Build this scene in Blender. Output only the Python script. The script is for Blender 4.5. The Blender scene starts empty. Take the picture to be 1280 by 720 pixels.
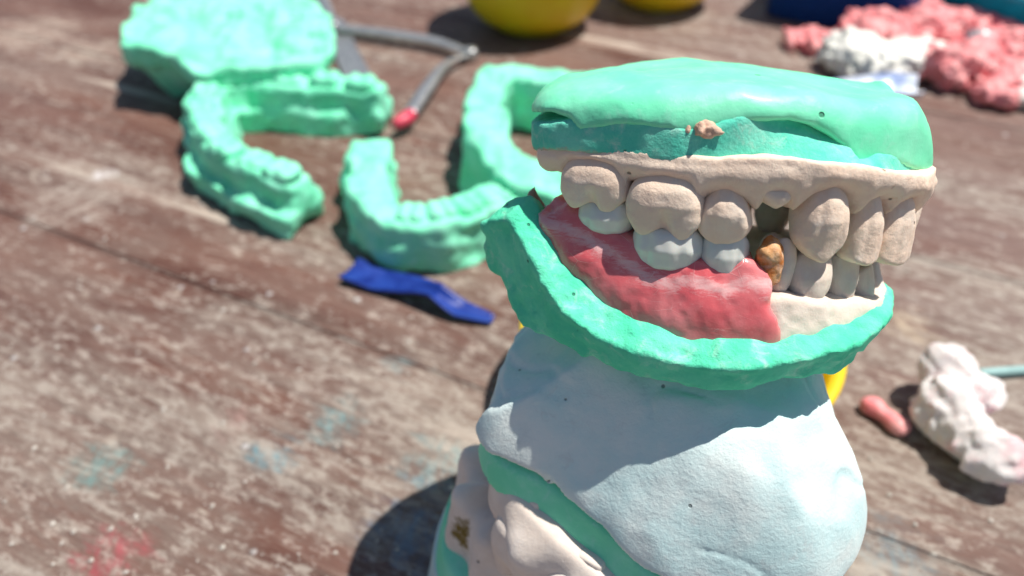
import bpy, math, random
import numpy as np
from mathutils import Vector, Matrix

random.seed(4)
CM = 0.01
scene = bpy.context.scene
COL = scene.collection

# ------------------------------------------------------------------ camera frame (cm)
F_PX = 1000.0
PITCH = math.radians(38.0)
CAM_H = 15.0
SP, CP = math.sin(PITCH), math.cos(PITCH)
CAM = np.array([0.0, 0.0, CAM_H])
RGT = np.array([1.0, 0.0, 0.0])
UPV = np.array([0.0, SP, CP])
FWD = np.array([0.0, CP, -SP])


def on_table(u, v, z=0.0):
    """photo pixel -> world point at height z (cm)"""
    d = FWD + RGT * (u - 640) / F_PX + UPV * (360 - v) / F_PX
    return CAM + d * ((z - CAM_H) / d[2])


# local frame of the two articulated casts: leaning back by 20 degrees
REL = math.radians(18.0)
SR, CR = math.sin(REL), math.cos(REL)
DEP = 12.3
OX, OY = 0.24 * DEP, 0.03 * DEP
ORG = CAM + DEP * (FWD + 0.24 * RGT + 0.03 * UPV)
ZL = UPV * CR - FWD * SR
YL = FWD * CR + UPV * SR
FRAME = Matrix(((RGT[0], YL[0], ZL[0], ORG[0] * CM), (RGT[1], YL[1], ZL[1], ORG[1] * CM),
                (RGT[2], YL[2], ZL[2], ORG[2] * CM), (0, 0, 0, 1)))


def loc_at(u, v, y):
    """photo pixel -> local (x,y,z) at local depth y"""
    a, b = (u - 640) / F_PX, (360 - v) / F_PX
    # up = OY + y*SR + z*CR ; fwd = DEP + y*CR - z*SR ; up = b*fwd
    z = (b * (DEP + y * CR) - OY - y * SR) / (CR + b * SR)
    fwd = DEP + y * CR - z * SR
    return np.array([a * fwd - OX, y, z])


# ------------------------------------------------------------------ numeric sculpting kit
def catmull(pts, n=12, closed=False):
    p = np.asarray(pts, float)
    m = len(p)
    out = []
    segs = m if closed else m - 1
    for i in range(segs):
        if closed:
            a, b, c, d = p[(i - 1) % m], p[i], p[(i + 1) % m], p[(i + 2) % m]
        else:
            a, b, c, d = p[max(i - 1, 0)], p[i], p[i + 1], p[min(i + 2, m - 1)]
        for k in range(n):
            t = k / n
            out.append(0.5 * (2 * b + (c - a) * t + (2 * a - 5 * b + 4 * c - d) * t * t + (3 * b - a - 3 * c + d) * t ** 3))
    if not closed:
        out.append(p[-1])
    return np.array(out)


_RT = np.random.RandomState(11).rand(48, 48, 48).astype(np.float32) * 2 - 1


def vnoise(x, y, z, scale=1.0, seed=0.0):
    """value noise in -1..1, feature size = scale"""
    x, y, z = np.broadcast_arrays(x / scale + seed * 7.31, y / scale + seed * 3.17, z / scale + seed * 5.73)
    xi, yi, zi = np.floor(x).astype(int), np.floor(y).astype(int), np.floor(z).astype(int)
    fx, fy, fz = x - xi, y - yi, z - zi
    fx, fy, fz = fx * fx * (3 - 2 * fx), fy * fy * (3 - 2 * fy), fz * fz * (3 - 2 * fz)
    xi, yi, zi = xi % 48, yi % 48, zi % 48
    x1, y1, z1 = (xi + 1) % 48, (yi + 1) % 48, (zi + 1) % 48
    T = _RT
    c00 = T[xi, yi, zi] * (1 - fx) + T[x1, yi, zi] * fx
    c10 = T[xi, y1, zi] * (1 - fx) + T[x1, y1, zi] * fx
    c01 = T[xi, yi, z1] * (1 - fx) + T[x1, yi, z1] * fx
    c11 = T[xi, y1, z1] * (1 - fx) + T[x1, y1, z1] * fx
    c0 = c00 * (1 - fy) + c10 * fy
    c1 = c01 * (1 - fy) + c11 * fy
    return c0 * (1 - fz) + c1 * fz


def smax(a, b, k):
    h = np.clip(0.5 + 0.5 * (a - b) / k, 0, 1)
    return b * (1 - h) + a * h + k * h * (1 - h)


def smin(a, b, k):
    return -smax(-a, -b, k)


def sstep(a, b, x):
    t = np.clip((x - a) / (b - a), 0, 1)
    return t * t * (3 - 2 * t)


def nets(val, lo, h):
    s = val < 0
    cnt = np.zeros(tuple(n - 1 for n in val.shape), np.int8)
    for i in (0, 1):
        for j in (0, 1):
            for k in (0, 1):
                cnt += s[i:s.shape[0] - 1 + i, j:s.shape[1] - 1 + j, k:s.shape[2] - 1 + k]
    act = (cnt > 0) & (cnt < 8)
    idx = np.argwhere(act)
    vid = -np.ones(act.shape, np.int64)
    vid[act] = np.arange(len(idx))
    acc = np.zeros((len(idx), 3))
    num = np.zeros(len(idx))
    corners = [(i, j, k) for i in (0, 1) for j in (0, 1) for k in (0, 1)]
    for a in corners:
        for ax in range(3):
            if a[ax] == 0:
                b = list(a)
                b[ax] = 1
                va = val[idx[:, 0] + a[0], idx[:, 1] + a[1], idx[:, 2] + a[2]]
                vb = val[idx[:, 0] + b[0], idx[:, 1] + b[1], idx[:, 2] + b[2]]
                m = (va < 0) != (vb < 0)
                t = va[m] / (va[m] - vb[m])
                p = np.repeat(np.array(a, float)[None], m.sum(), 0)
                p[:, ax] += t
                acc[m] += p
                num[m] += 1
    verts = np.asarray(lo) + h * (idx + acc / num[:, None])
    quads = []
    for ax in range(3):
        b, c = (ax + 1) % 3, (ax + 2) % 3
        sl0 = [slice(1, -1)] * 3
        sl1 = [slice(1, -1)] * 3
        sl0[ax] = slice(0, -1)
        sl1[ax] = slice(1, None)
        s0, s1 = s[tuple(sl0)], s[tuple(sl1)]
        e = np.argwhere(s0 != s1)
        if len(e) == 0:
            continue
        flip = ~s0[e[:, 0], e[:, 1], e[:, 2]]
        off = np.ones(3, int)
        off[ax] = 0
        g = e + off
        q = []
        for db, dc in ((-1, -1), (0, -1), (0, 0), (-1, 0)):
            cc = g.copy()
            cc[:, b] += db
            cc[:, c] += dc
            q.append(vid[cc[:, 0], cc[:, 1], cc[:, 2]])
        q = np.stack(q, 1)
        q[flip] = q[flip][:, ::-1]
        quads.append(q)
    return verts, np.concatenate(quads)


def link(name, verts, faces, mat, parent=None, smooth=True, attr=None):
    """verts in cm -> ONE mesh object in metres"""
    verts = np.asarray(verts, float)
    me = bpy.data.meshes.new(name)
    if isinstance(faces, np.ndarray):
        nq, k = faces.shape
        me.vertices.add(len(verts))
        me.vertices.foreach_set('co', (verts * CM).astype(np.float32).ravel())
        me.loops.add(nq * k)
        me.loops.foreach_set('vertex_index', faces.astype(np.int32).ravel())
        me.polygons.add(nq)
        me.polygons.foreach_set('loop_start', (np.arange(nq) * k).astype(np.int32))
        me.polygons.foreach_set('use_smooth', np.full(nq, smooth))
        me.update(calc_edges=True)
        me.validate()
    else:
        me.from_pydata([tuple(v) for v in verts * CM], [], faces)
        for p in me.polygons:
            p.use_smooth = smooth
    if attr is not None:
        at = me.attributes.new('mask', 'FLOAT', 'POINT')
        at.data.foreach_set('value', np.asarray(attr, np.float32))
    me.materials.append(mat)
    o = bpy.data.objects.new(name, me)
    COL.objects.link(o)
    if parent is not None:
        o.parent = parent
    return o


def sculpt(name, f, lo, hi, h, mat, parent=None, attr=None, xf=None):
    lo, hi = np.array(lo, float), np.array(hi, float)
    n = np.ceil((hi - lo) / h).astype(int) + 1
    ax = [lo[i] + h * np.arange(n[i]) for i in range(3)]
    X, Y, Z = ax[0][:, None, None], ax[1][None, :, None], ax[2][None, None, :]
    val = np.broadcast_to(f(X, Y, Z), tuple(n)).astype(np.float64).copy()
    val[0], val[-1] = 1, 1
    val[:, 0], val[:, -1] = 1, 1
    val[:, :, 0], val[:, :, -1] = 1, 1
    v, q = nets(val, lo, h)
    a = attr(v[:, 0], v[:, 1], v[:, 2]) if attr else None
    if xf is not None:
        v = v @ xf[0].T + xf[1]
    return link(name, v, q, mat, parent, True, a)


class Arch:
    """horseshoe centre line; project() gives (t, lateral s [outer +], overshoot)"""

    def __init__(self, pts, outer=1):
        self.p = catmull(pts, 14)
        d = np.diff(self.p, axis=0)
        self.len = np.hypot(d[:, 0], d[:, 1])
        self.cum = np.concatenate([[0], np.cumsum(self.len)])
        self.L = self.cum[-1]
        self.d = d / self.len[:, None]
        self.outer = outer

    def at(self, t, s=0.0):
        q = np.clip(t, 0, 1) * self.L
        i = int(np.clip(np.searchsorted(self.cum, q) - 1, 0, len(self.d) - 1))
        k = (q - self.cum[i])
        j0, j1 = max(i - 4, 0), min(i + 5, len(self.d))
        tg = self.d[j0:j1].mean(0)
        tg = tg / np.hypot(*tg)
        n = np.array([tg[1], -tg[0]]) * self.outer
        return self.p[i] + self.d[i] * k + n * s, tg, n

    def project(self, X, Y):
        shp = np.broadcast(X, Y).shape
        x = np.broadcast_to(X, shp).ravel()
        y = np.broadcast_to(Y, shp).ravel()
        best = np.full(x.shape, 1e9)
        t = np.zeros(x.shape)
        s = np.zeros(x.shape)
        for i in range(len(self.d)):
            rx, ry = x - self.p[i, 0], y - self.p[i, 1]
            k = np.clip(rx * self.d[i, 0] + ry * self.d[i, 1], 0, self.len[i])
            ex, ey = rx - k * self.d[i, 0], ry - k * self.d[i, 1]
            dd = np.hypot(ex, ey)
            m = dd < best
            best[m] = dd[m]
            t[m] = (self.cum[i] + k[m]) / self.L
            cr = rx * self.d[i, 1] - ry * self.d[i, 0]
            s[m] = (np.sign(cr) * self.outer * dd)[m]
        over = np.full(x.shape, -9.0)
        for p, d in ((self.p[0], -self.d[:4].mean(0)), (self.p[-1], self.d[-4:].mean(0))):
            o = (x - p[0]) * d[0] + (y - p[1]) * d[1]
            near = np.hypot(x - p[0], y - p[1]) < 2.2
            over = np.where(near, np.maximum(over, o), over)
        lat = s.copy()
        for p, d, tv in ((self.p[0], -self.d[:4].mean(0), 0), (self.p[-1], self.d[-4:].mean(0), 1)):
            o = (x - p[0]) * d[0] + (y - p[1]) * d[1]
            m = (o > 0) & (np.hypot(x - p[0], y - p[1]) < 2.2)
            sg = 1 if tv else -1
            cr = ((x - p[0]) * d[1] - (y - p[1]) * d[0]) * self.outer * sg
            lat = np.where(m, cr, lat)
        return t.reshape(shp), lat.reshape(shp), over.reshape(shp)

    def trace(self, pix, s, tmax=0.62):
        """photo pixels lying on the near side at lateral offset s -> sorted arrays t, z"""
        ts = np.linspace(0, tmax, 220)
        P = np.array([self.at(t, s)[0] for t in ts])
        out = []
        for u, v in pix:
            q = np.array([loc_at(u, v, y) for y in P[:, 1]])
            i = int(np.argmin(np.abs(q[:, 0] - P[:, 0])))
            out.append((ts[i], q[i, 2]))
        out.sort()
        return np.array(out)


def prof(tab, tail):
    """piecewise profile z(t) from traced table plus tail points"""
    a = np.concatenate([tab, np.array(tail, float)])
    return lambda t: np.interp(t, a[:, 0], a[:, 1])


def poly_sd(pts, X, Y):
    """signed distance to a closed polygon on a 2-D grid"""
    p = np.asarray(pts, float)
    shp = np.broadcast(X, Y).shape
    x, y = np.broadcast_to(X, shp).ravel(), np.broadcast_to(Y, shp).ravel()
    d = np.full(x.shape, 1e9)
    ins = np.zeros(x.shape, bool)
    for i in range(len(p)):
        a, b = p[i], p[(i + 1) % len(p)]
        e = b - a
        k = np.clip(((x - a[0]) * e[0] + (y - a[1]) * e[1]) / max(e @ e, 1e-12), 0, 1)
        d = np.minimum(d, np.hypot(x - a[0] - k * e[0], y - a[1] - k * e[1]))
        c = ((a[1] > y) != (b[1] > y))
        with np.errstate(divide='ignore', invalid='ignore'):
            xi = a[0] + (y - a[1]) * e[0] / (e[1] if abs(e[1]) > 1e-12 else 1e-12)
        ins ^= c & (x < xi)
    return np.where(ins, -d, d).reshape(shp)


# ------------------------------------------------------------------ materials
def new_mat(name):
    m = bpy.data.materials.new(name)
    m.use_nodes = True
    nt = m.node_tree
    nt.nodes.clear()
    out = nt.nodes.new('ShaderNodeOutputMaterial')
    b = nt.nodes.new('ShaderNodeBsdfPrincipled')
    nt.links.new(b.outputs[0], out.inputs[0])
    return m, nt, b


class G:
    """tiny node-graph helper; coordinates come in centimetres"""

    def __init__(self, nt, rot=0.0, stretch=(1, 1, 1), src='Object'):
        self.nt = nt
        tc = nt.nodes.new('ShaderNodeTexCoord')
        mp = nt.nodes.new('ShaderNodeMapping')
        mp.vector_type = 'TEXTURE' if False else 'POINT'
        mp.inputs['Scale'].default_value = (100, 100, 100)
        nt.links.new(tc.outputs[src], mp.inputs[0])
        self.co = mp.outputs[0]

    def mapped(self, rot=0.0, scale=(1, 1, 1)):
        mp = self.nt.nodes.new('ShaderNodeMapping')
        mp.inputs['Rotation'].default_value = (0, 0, rot)
        self.nt.links.new(self.co, mp.inputs[0])
        m2 = self.nt.nodes.new('ShaderNodeMapping')
        m2.inputs['Scale'].default_value = scale
        self.nt.links.new(mp.outputs[0], m2.inputs[0])
        return m2.outputs[0]

    def noise(self, scale, detail=4, rough=.55, vec=None, dist=0.0):
        n = self.nt.nodes.new('ShaderNodeTexNoise')
        n.inputs['Scale'].default_value = scale
        n.inputs['Detail'].default_value = detail
        n.inputs['Roughness'].default_value = rough
        n.inputs['Distortion'].default_value = dist
        self.nt.links.new(vec or self.co, n.inputs['Vector'])
        return n.outputs['Fac']

    def voro(self, scale, vec=None, feature='F1', out='Distance'):
        n = self.nt.nodes.new('ShaderNodeTexVoronoi')
        n.feature = feature
        n.inputs['Scale'].default_value = scale
        self.nt.links.new(vec or self.co, n.inputs['Vector'])
        return n.outputs[out]

    def ramp(self, fac, a, b, ca=0.0, cb=1.0):
        n = self.nt.nodes.new('ShaderNodeMapRange')
        n.interpolation_type = 'SMOOTHSTEP'
        n.inputs['From Min'].default_value = a
        n.inputs['From Max'].default_value = b
        n.inputs['To Min'].default_value = ca
        n.inputs['To Max'].default_value = cb
        self.nt.links.new(fac, n.inputs['Value'])
        return n.outputs[0]

    def math(self, op, a, b=None):
        n = self.nt.nodes.new('ShaderNodeMath')
        n.operation = op
        for i, v in enumerate((a, b)):
            if v is None:
                continue
            if isinstance(v, (int, float)):
                n.inputs[i].default_value = v
            else:
                self.nt.links.new(v, n.inputs[i])
        return n.outputs[0]

    def mix(self, fac, a, b):
        n = self.nt.nodes.new('ShaderNodeMix')
        n.data_type = 'RGBA'
        ins = [i for i in n.inputs]
        fi = n.inputs[0]
        ai, bi = n.inputs[6], n.inputs[7]
        if isinstance(fac, (int, float)):
            fi.default_value = fac
        else:
            self.nt.links.new(fac, fi)
        for s, v in ((ai, a), (bi, b)):
            if isinstance(v, tuple):
                s.default_value = (*v, 1)
            else:
                self.nt.links.new(v, s)
        return n.outputs[2]

    def attr(self, name='mask'):
        n = self.nt.nodes.new('ShaderNodeAttribute')
        n.attribute_name = name
        return n.outputs['Fac']

    def sep(self, vec=None):
        n = self.nt.nodes.new('ShaderNodeSeparateXYZ')
        self.nt.links.new(vec or self.co, n.inputs[0])
        return n.outputs

    def bump(self, h, strength, dist_cm, prev=None):
        n = self.nt.nodes.new('ShaderNodeBump')
        n.inputs['Strength'].default_value = strength
        n.inputs['Distance'].default_value = dist_cm * CM
        self.nt.links.new(h, n.inputs['Height'])
        if prev is not None:
            self.nt.links.new(prev, n.inputs['Normal'])
        return n.outputs[0]

    def set(self, bsdf, **kw):
        for k, v in kw.items():
            s = bsdf.inputs[k.replace('_', ' ')]
            if isinstance(v, (int, float)):
                s.default_value = v
            elif isinstance(v, tuple):
                s.default_value = (*v, 1) if len(v) == 3 and s.type == 'RGBA' else v
            else:
                self.nt.links.new(v, s)


def plaster(name, ca, cb, rough=.75, n1=1.2, bump=.5, grain=14, pores=3.2, pore_gate=.72, mask=None,
            mask_lo=.35, mask_hi=.65, spec=.3, sss=0.0, dust=None, coat=0.0):
    m, nt, b = new_mat(name)
    g = G(nt)
    c = g.mix(g.ramp(g.noise(n1, 5, .6), .35, .68), ca, cb)
    if dust:
        c = g.mix(g.math('MULTIPLY', g.ramp(g.noise(3.1, 8, .7, dist=.6), .52, .72), .7), c, dust)
    if mask:
        f = g.math('ADD', g.attr(), g.math('MULTIPLY', g.math('SUBTRACT', g.noise(5, 6, .7), .5), .9))
        c = g.mix(g.ramp(f, mask_lo, mask_hi), c, mask)
    h = g.math('ADD', g.noise(grain, 6, .65), g.math('MULTIPLY', g.noise(grain * .22, 4, .5), .8))
    nrm = g.bump(h, bump, .03)
    if pores:
        sc = nt.nodes.new('ShaderNodeSeparateColor')
        nt.links.new(g.voro(pores, out='Color'), sc.inputs[0])
        hole = g.math('MULTIPLY', g.ramp(g.voro(pores), .05, .10, 1.0, 0.0), g.ramp(sc.outputs[0], pore_gate, pore_gate + .02))
        c = g.mix(g.math('MULTIPLY', hole, .75), c, tuple(x * .18 for x in ca))
        nrm = g.bump(g.math('MULTIPLY', hole, -1.0), .7, .04, nrm)
    g.set(b, Base_Color=c, Roughness=rough, Normal=nrm)
    b.inputs['Specular IOR Level'].default_value = spec
    if coat:
        b.inputs['Coat Weight'].default_value = coat
        b.inputs['Coat Roughness'].default_value = .22
    if sss:
        b.inputs['Subsurface Weight'].default_value = sss
        b.inputs['Subsurface Radius'].default_value = (1.0, .75, .6)
        b.inputs['Subsurface Scale'].default_value = .08 * CM
    return m


M = {}
M['mint'] = plaster('mint_plaster', (.18, .80, .50), (.30, .88, .64), .6, .9, .35, 9, 2.2, .8, spec=.3, dust=(.36, .86, .68))
M['mint_lid'] = plaster('poured_mint_plaster', (.17, .84, .51), (.25, .88, .58), .46, .8, .3, 7, 2.2, .78, spec=.35, dust=(.34, .86, .64),
                        mask=(.55, .36, .27), coat=.08)
M['mint_rough'] = plaster('rough_mint_plaster', (.08, .70, .43), (.15, .80, .53), .82, 1.6, .9, 16, 3.4, .62, dust=(.42, .86, .68))
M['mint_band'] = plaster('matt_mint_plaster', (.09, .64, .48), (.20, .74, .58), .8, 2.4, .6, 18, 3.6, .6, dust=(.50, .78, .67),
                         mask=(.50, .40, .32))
M['stone'] = plaster('pale_pink_plaster', (.83, .65, .52), (.86, .72, .60), .78, 1.8, .5, 18, 2.9, .5, sss=.15,
                     mask=(.68, .33, .12))
M['stone_tooth'] = plaster('worn_plaster_tooth', (.84, .67, .54), (.86, .74, .62), .66, 1.6, .45, 18, 2.6, .62, sss=.15,
                           dust=(.70, .64, .58))
M['grey_stone'] = plaster('translucent_grey_plaster', (.70, .61, .53), (.78, .70, .62), .5, 2.2, .45, 10, 0, sss=.3,
                          mask=(.78, .70, .60))
M['white_cap'] = plaster('white_plaster', (.56, .79, .82), (.76, .85, .85), .85, .7, .5, 15, 3.0, .74, dust=(.60, .70, .72))
M['acrylic_tooth'] = plaster('white_acrylic_tooth', (.70, .74, .70), (.78, .79, .74), .22, 1.5, .06, 6, 0, sss=.45, spec=.5)
M['orange'] = plaster('amber_residue', (.50, .17, .04), (.72, .42, .20), .55, 5, .8, 14, 0, dust=(.74, .58, .46))
M['pink_chip'] = plaster('exposed_pink_plaster', (.62, .40, .30), (.72, .54, .42), .85, 6, .7, 20, 5, .5)
M['ridge_chip'] = plaster('brownish_plaster', (.42, .28, .22), (.52, .37, .30), .8, 4, .6, 18, 3, .6)
M['lower_pink'] = plaster('stained_plaster', (.76, .67, .60), (.83, .76, .70), .75, 1.4, .3, 14, 2.2, .7, sss=.1,
                          mask=(.20, .14, .03))
M['pale_base'] = plaster('pale_blue_plaster', (.55, .74, .74), (.64, .80, .78), .8, 1.2, .4, 12, 2, .8)
M['wax'] = plaster('pink_wax', (.78, .23, .25), (.86, .42, .42), .45, 1.2, .5, 4, 0, sss=.2, dust=(.86, .5, .48))
M['red_wax'] = plaster('dark_red_wax', (.42, .05, .06), (.62, .16, .17), .4, 1.4, .5, 4, 0)
M['crumb'] = plaster('plaster_crumb', (.46, .43, .39), (.60, .57, .53), .8, 1.5, .3, 5, 0)
M['white_scrap'] = plaster('off_white_scrap', (.84, .85, .79), (.88, .88, .84), .7, 1.5, .5, 5, 0)


def acrylic():
    m, nt, b = new_mat('red_acrylic')
    g = G(nt)
    c = g.mix(g.ramp(g.noise(1.3, 5, .6), .3, .7), (.74, .125, .145), (.83, .27, .28))
    # frosted, scraped zones, drawn out along the gum
    mv = g.mapped(-.35, (1.4, 1.4, 4.5))
    f = g.math('ADD', g.attr(), g.math('MULTIPLY', g.math('SUBTRACT', g.noise(3.0, 9, .75, mv, .8), .5), 1.5))
    fr = g.ramp(f, .22, .75)
    c = g.mix(g.math('MULTIPLY', fr, .72), c, (.86, .60, .60))
    # a mesh of fine scratches
    lines = None
    for r, sc in ((.7, 2.1), (-.5, 2.6), (1.3, 1.7)):
        d = g.voro(sc, g.mapped(r, (.35, 1.0, 1.6)), 'DISTANCE_TO_EDGE')
        k = g.ramp(d, .0, .010, 1.0, 0.0)
        k = g.math('MULTIPLY', k, g.ramp(g.noise(1.1, 3, .5, g.mapped(r + 2, (1, 1, 1))), .52, .60))
        lines = k if lines is None else g.math('MAXIMUM', lines, k)
    c = g.mix(g.math('MULTIPLY', lines, .5), c, (.85, .55, .53))
    h = g.math('ADD', g.noise(7, 6, .65), g.math('MULTIPLY', lines, .35))
    g.set(b, Base_Color=c, Roughness=g.ramp(fr, 0, 1, .22, .7), Normal=g.bump(h, .35, .03))
    b.inputs['Subsurface Weight'].default_value = .25
    b.inputs['Coat Weight'].default_value = .45
    b.inputs['Coat Roughness'].default_value = .12
    b.inputs['Subsurface Radius'].default_value = (1.0, .3, .3)
    b.inputs['Subsurface Scale'].default_value = .1 * CM
    return m


M['acrylic'] = acrylic()


def simple(name, col, rough=.4, metal=0.0, col2=None, n=2.0, bump=.1, grain=8, spec=.5, transmission=0.0):
    m, nt, b = new_mat(name)
    g = G(nt)
    c = g.mix(g.ramp(g.noise(n, 5, .6), .35, .65), col, col2 or tuple(x * .85 for x in col))
    g.set(b, Base_Color=c, Roughness=g.ramp(g.noise(n * 2, 4), .2, .8, rough * .8, min(1, rough * 1.2)),
          Metallic=metal, Normal=g.bump(g.noise(grain, 5), bump, .02))
    b.inputs['Specular IOR Level'].default_value = spec
    return m


M['yellow'] = simple('yellow_rubber', (.80, .60, .012), .38, col2=(.78, .52, .01), n=.6)
M['steel'] = simple('brushed_steel', (.42, .44, .46), .42, .85, (.55, .56, .57), 3)
M['red_grip'] = simple('red_plastic', (.70, .06, .12), .4)
M['blue_strip'] = simple('blue_plastic_film', (.008, .022, .19), .34, col2=(.016, .05, .30), n=1.5, bump=1.0, grain=1.6)
M['navy'] = simple('navy_plastic', (.010, .065, .30), .35)
M['teal'] = simple('turquoise_plastic', (.0, .36, .52), .4)
M['teal_stick'] = simple('pale_teal_plastic', (.30, .52, .52), .5)
M['foil'] = simple('pale_blue_foil', (.25, .34, .58), .35, .1, (.62, .70, .82), .8, .2, 3)


def cotton_mat():
    m, nt, b = new_mat('cotton_wool')
    g = G(nt)
    c = g.mix(g.ramp(g.noise(.8, 5, .6), .46, .64), (.84, .80, .80), (.86, .54, .58))
    c = g.mix(g.ramp(g.attr(), .3, .8), c, (.42, .06, .07))
    g.set(b, Base_Color=c, Roughness=.95, Normal=g.bump(g.noise(11, 8, .75), .8, .06))
    b.inputs['Subsurface Weight'].default_value = .5
    b.inputs['Subsurface Radius'].default_value = (1, .8, .75)
    b.inputs['Subsurface Scale'].default_value = .2 * CM
    b.inputs['Sheen Weight'].default_value = .3
    return m


M['cotton'] = cotton_mat()
GRAIN = math.radians(-27)


def table_mat():
    m, nt, b = new_mat('weathered_bench_wood')
    g = G(nt)
    al = g.mapped(-GRAIN, (.16, 1.0, 1.0))        # x runs along the grain
    al2 = g.mapped(-GRAIN, (.10, 1.0, 1.0))
    co = g.co
    # worn brown paint over wood
    c = g.mix(g.ramp(g.noise(.55, 7, .68, al), .36, .64), (.088, .032, .023), (.165, .076, .056))
    c = g.mix(g.math('MULTIPLY', g.ramp(g.noise(2.6, 8, .7, al2), .50, .70), .45), c, (.085, .052, .044))
    # grey film, thicker to the right
    xyz = g.sep()
    right = g.ramp(xyz[0], -6.0, 16.0)
    near = g.ramp(xyz[1], 28.0, 11.0)
    greyf = g.math('MULTIPLY', g.ramp(g.noise(.35, 6, .6, al), .34, .66), g.math('ADD', .28, g.math('MULTIPLY', right, .5)))
    c = g.mix(greyf, c, (.215, .148, .132))
    fine = g.ramp(g.noise(5.5, 6, .7, g.mapped(-GRAIN, (.07, 1, 1))), .50, .68)
    c = g.mix(g.math('MULTIPLY', fine, .45), c, (.36, .27, .23))
    pat = g.ramp(g.noise(.22, 6, .62, g.mapped(-GRAIN + .15, (.5, 1, 1)), .8), .44, .60)
    c = g.mix(g.math('MULTIPLY', pat, .30), c, (.26, .205, .175))
    # rubbed-in plaster dust: blotches of many sizes
    thr = g.math('ADD', g.math('ADD', g.math('MULTIPLY', g.noise(.16, 5, .6, al), 1.7), -.35), g.math('MULTIPLY', near, .18))
    blot = g.math('ADD', g.math('ADD', g.math('MULTIPLY', g.noise(1.7, 12, .82, g.mapped(-GRAIN, (.38, 1, 1)), .15), .42), g.math('MULTIPLY', g.noise(3.2, 8, .75, al2, .3), .33)), g.math('MULTIPLY', thr, .55))
    d1 = g.ramp(blot, .65, .90)
    c = g.mix(g.math('MULTIPLY', d1, .72), c, (.55, .49, .43))
    speck = g.ramp(g.math('ADD', g.noise(3.0, 10, .8, g.mapped(-GRAIN, (.5, 1, 1)), .1), g.math('MULTIPLY', thr, .25)), .64, .74)
    c = g.mix(g.math('MULTIPLY', speck, .55), c, (.60, .55, .49))
    # scraped streaks along the boards
    st = g.ramp(g.noise(.42, 5, .6, g.mapped(-GRAIN, (.05, 1.0, 1.0)), .2), .60, .68)
    st = g.math('MULTIPLY', st, g.ramp(g.noise(1.3, 7, .7, al), .38, .58))
    c = g.mix(g.math('MULTIPLY', st, .75), c, (.60, .53, .46))
    for ra, gt in ((.04, .53), (-.16, .56), (.32, .58)):
        sd_e = g.voro(1.0, g.mapped(-GRAIN + ra, (.10, 1.1, 1)), 'DISTANCE_TO_EDGE')
        ln = g.math('MULTIPLY', g.ramp(sd_e, .0, .022, 1.0, 0.0), g.ramp(g.noise(.6, 5, .6, g.mapped(ra, (1, 1, 1))), gt, gt + .08))
        c = g.mix(g.math('MULTIPLY', ln, .6), c, (.55, .49, .42))
    # dark gouges
    dk = g.ramp(g.noise(2.2, 8, .72, g.mapped(-GRAIN, (.35, 1, 1)), .8), .60, .72)
    c = g.mix(g.math('MULTIPLY', dk, .6), c, (.06, .04, .036))
    # board joints
    w = g.mapped(-GRAIN, (1, 1, 1))
    wy = g.sep(w)
    ph = g.math('FRACT', g.math('ADD', g.math('DIVIDE', wy[1], 11.5), .38))
    gap = g.ramp(g.math('ABSOLUTE', g.math('SUBTRACT', ph, .5)), .003, .009, 1.0, 0.0)
    c = g.mix(g.math('MULTIPLY', gap, .22), c, (.06, .045, .04))
    # small colour spills, each with a place of its own
    def spill(u, v, rx, col, amt, lo=.45, hi=.75):
        nonlocal c
        p = on_table(u, v)
        dx = g.math('DIVIDE', g.math('SUBTRACT', xyz[0], float(p[0])), rx)
        dy = g.math('DIVIDE', g.math('SUBTRACT', xyz[1], float(p[1])), rx)
        r = g.math('SQRT', g.math('ADD', g.math('MULTIPLY', dx, dx), g.math('MULTIPLY', dy, dy)))
        f = g.math('SUBTRACT', g.math('ADD', g.math('MULTIPLY', g.noise(1.6, 10, .8, al), 1.7), -.05), g.math('MULTIPLY', r, .36))
        brk = g.ramp(g.noise(2.6, 10, .82, g.mapped(-GRAIN + rx, (.4, 1, 1))), .44, .58)
        c = g.mix(g.math('MULTIPLY', g.math('MULTIPLY', g.ramp(f, lo, hi), g.math('ADD', g.math('MULTIPLY', brk, .85), .15)), amt * .85), c, col)
    spill(340, 570, .9, (.13, .40, .50), .85)
    spill(420, 530, .9, (.16, .42, .46), .7)
    spill(118, 590, 1.1, (.17, .40, .40), .7)
    spill(545, 580, 1.2, (.20, .42, .46), .6)
    spill(515, 660, 1.4, (.22, .36, .52), .7)
    spill(500, 455, .6, (.20, .42, .46), .6)
    spill(145, 690, 1.0, (.45, .07, .10), .85)
    spill(300, 530, .8, (.46, .28, .26), .6)
    spill(1120, 700, 1.2, (.25, .42, .50), .6)
    spill(1130, 408, .7, (.55, .45, .34), .9, .3, .6)
    spill(40, 40, 2.2, (.52, .44, .37), .9, .35, .6)
    spill(110, 65, 1.6, (.50, .43, .36), .8, .35, .6)
    spill(90, 250, 2.0, (.47, .42, .37), .8, .35, .6)
    spill(130, 218, .3, (.75, .74, .76), 1.0, .2, .4)
    # loose grey-white flecks
    sc = nt.nodes.new('ShaderNodeSeparateColor')
    nt.links.new(g.voro(1.1, out='Color'), sc.inputs[0])
    fl = g.math('MULTIPLY', g.ramp(g.voro(1.1), .07, .15, 1.0, 0.0), g.ramp(sc.outputs[0], .84, .86))
    c = g.mix(g.math('MULTIPLY', fl, .7), c, (.66, .65, .65))
    h = g.math('ADD', g.math('MULTIPLY', d1, .5), g.math('ADD', g.noise(3.5, 9, .75, al), g.math('MULTIPLY', gap, -2.0)))
    h = g.math('ADD', h, g.math('MULTIPLY', fl, .8))
    g.set(b, Base_Color=c, Roughness=g.ramp(d1, 0, 1, .55, .9), Normal=g.bump(h, .9, .12))
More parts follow.
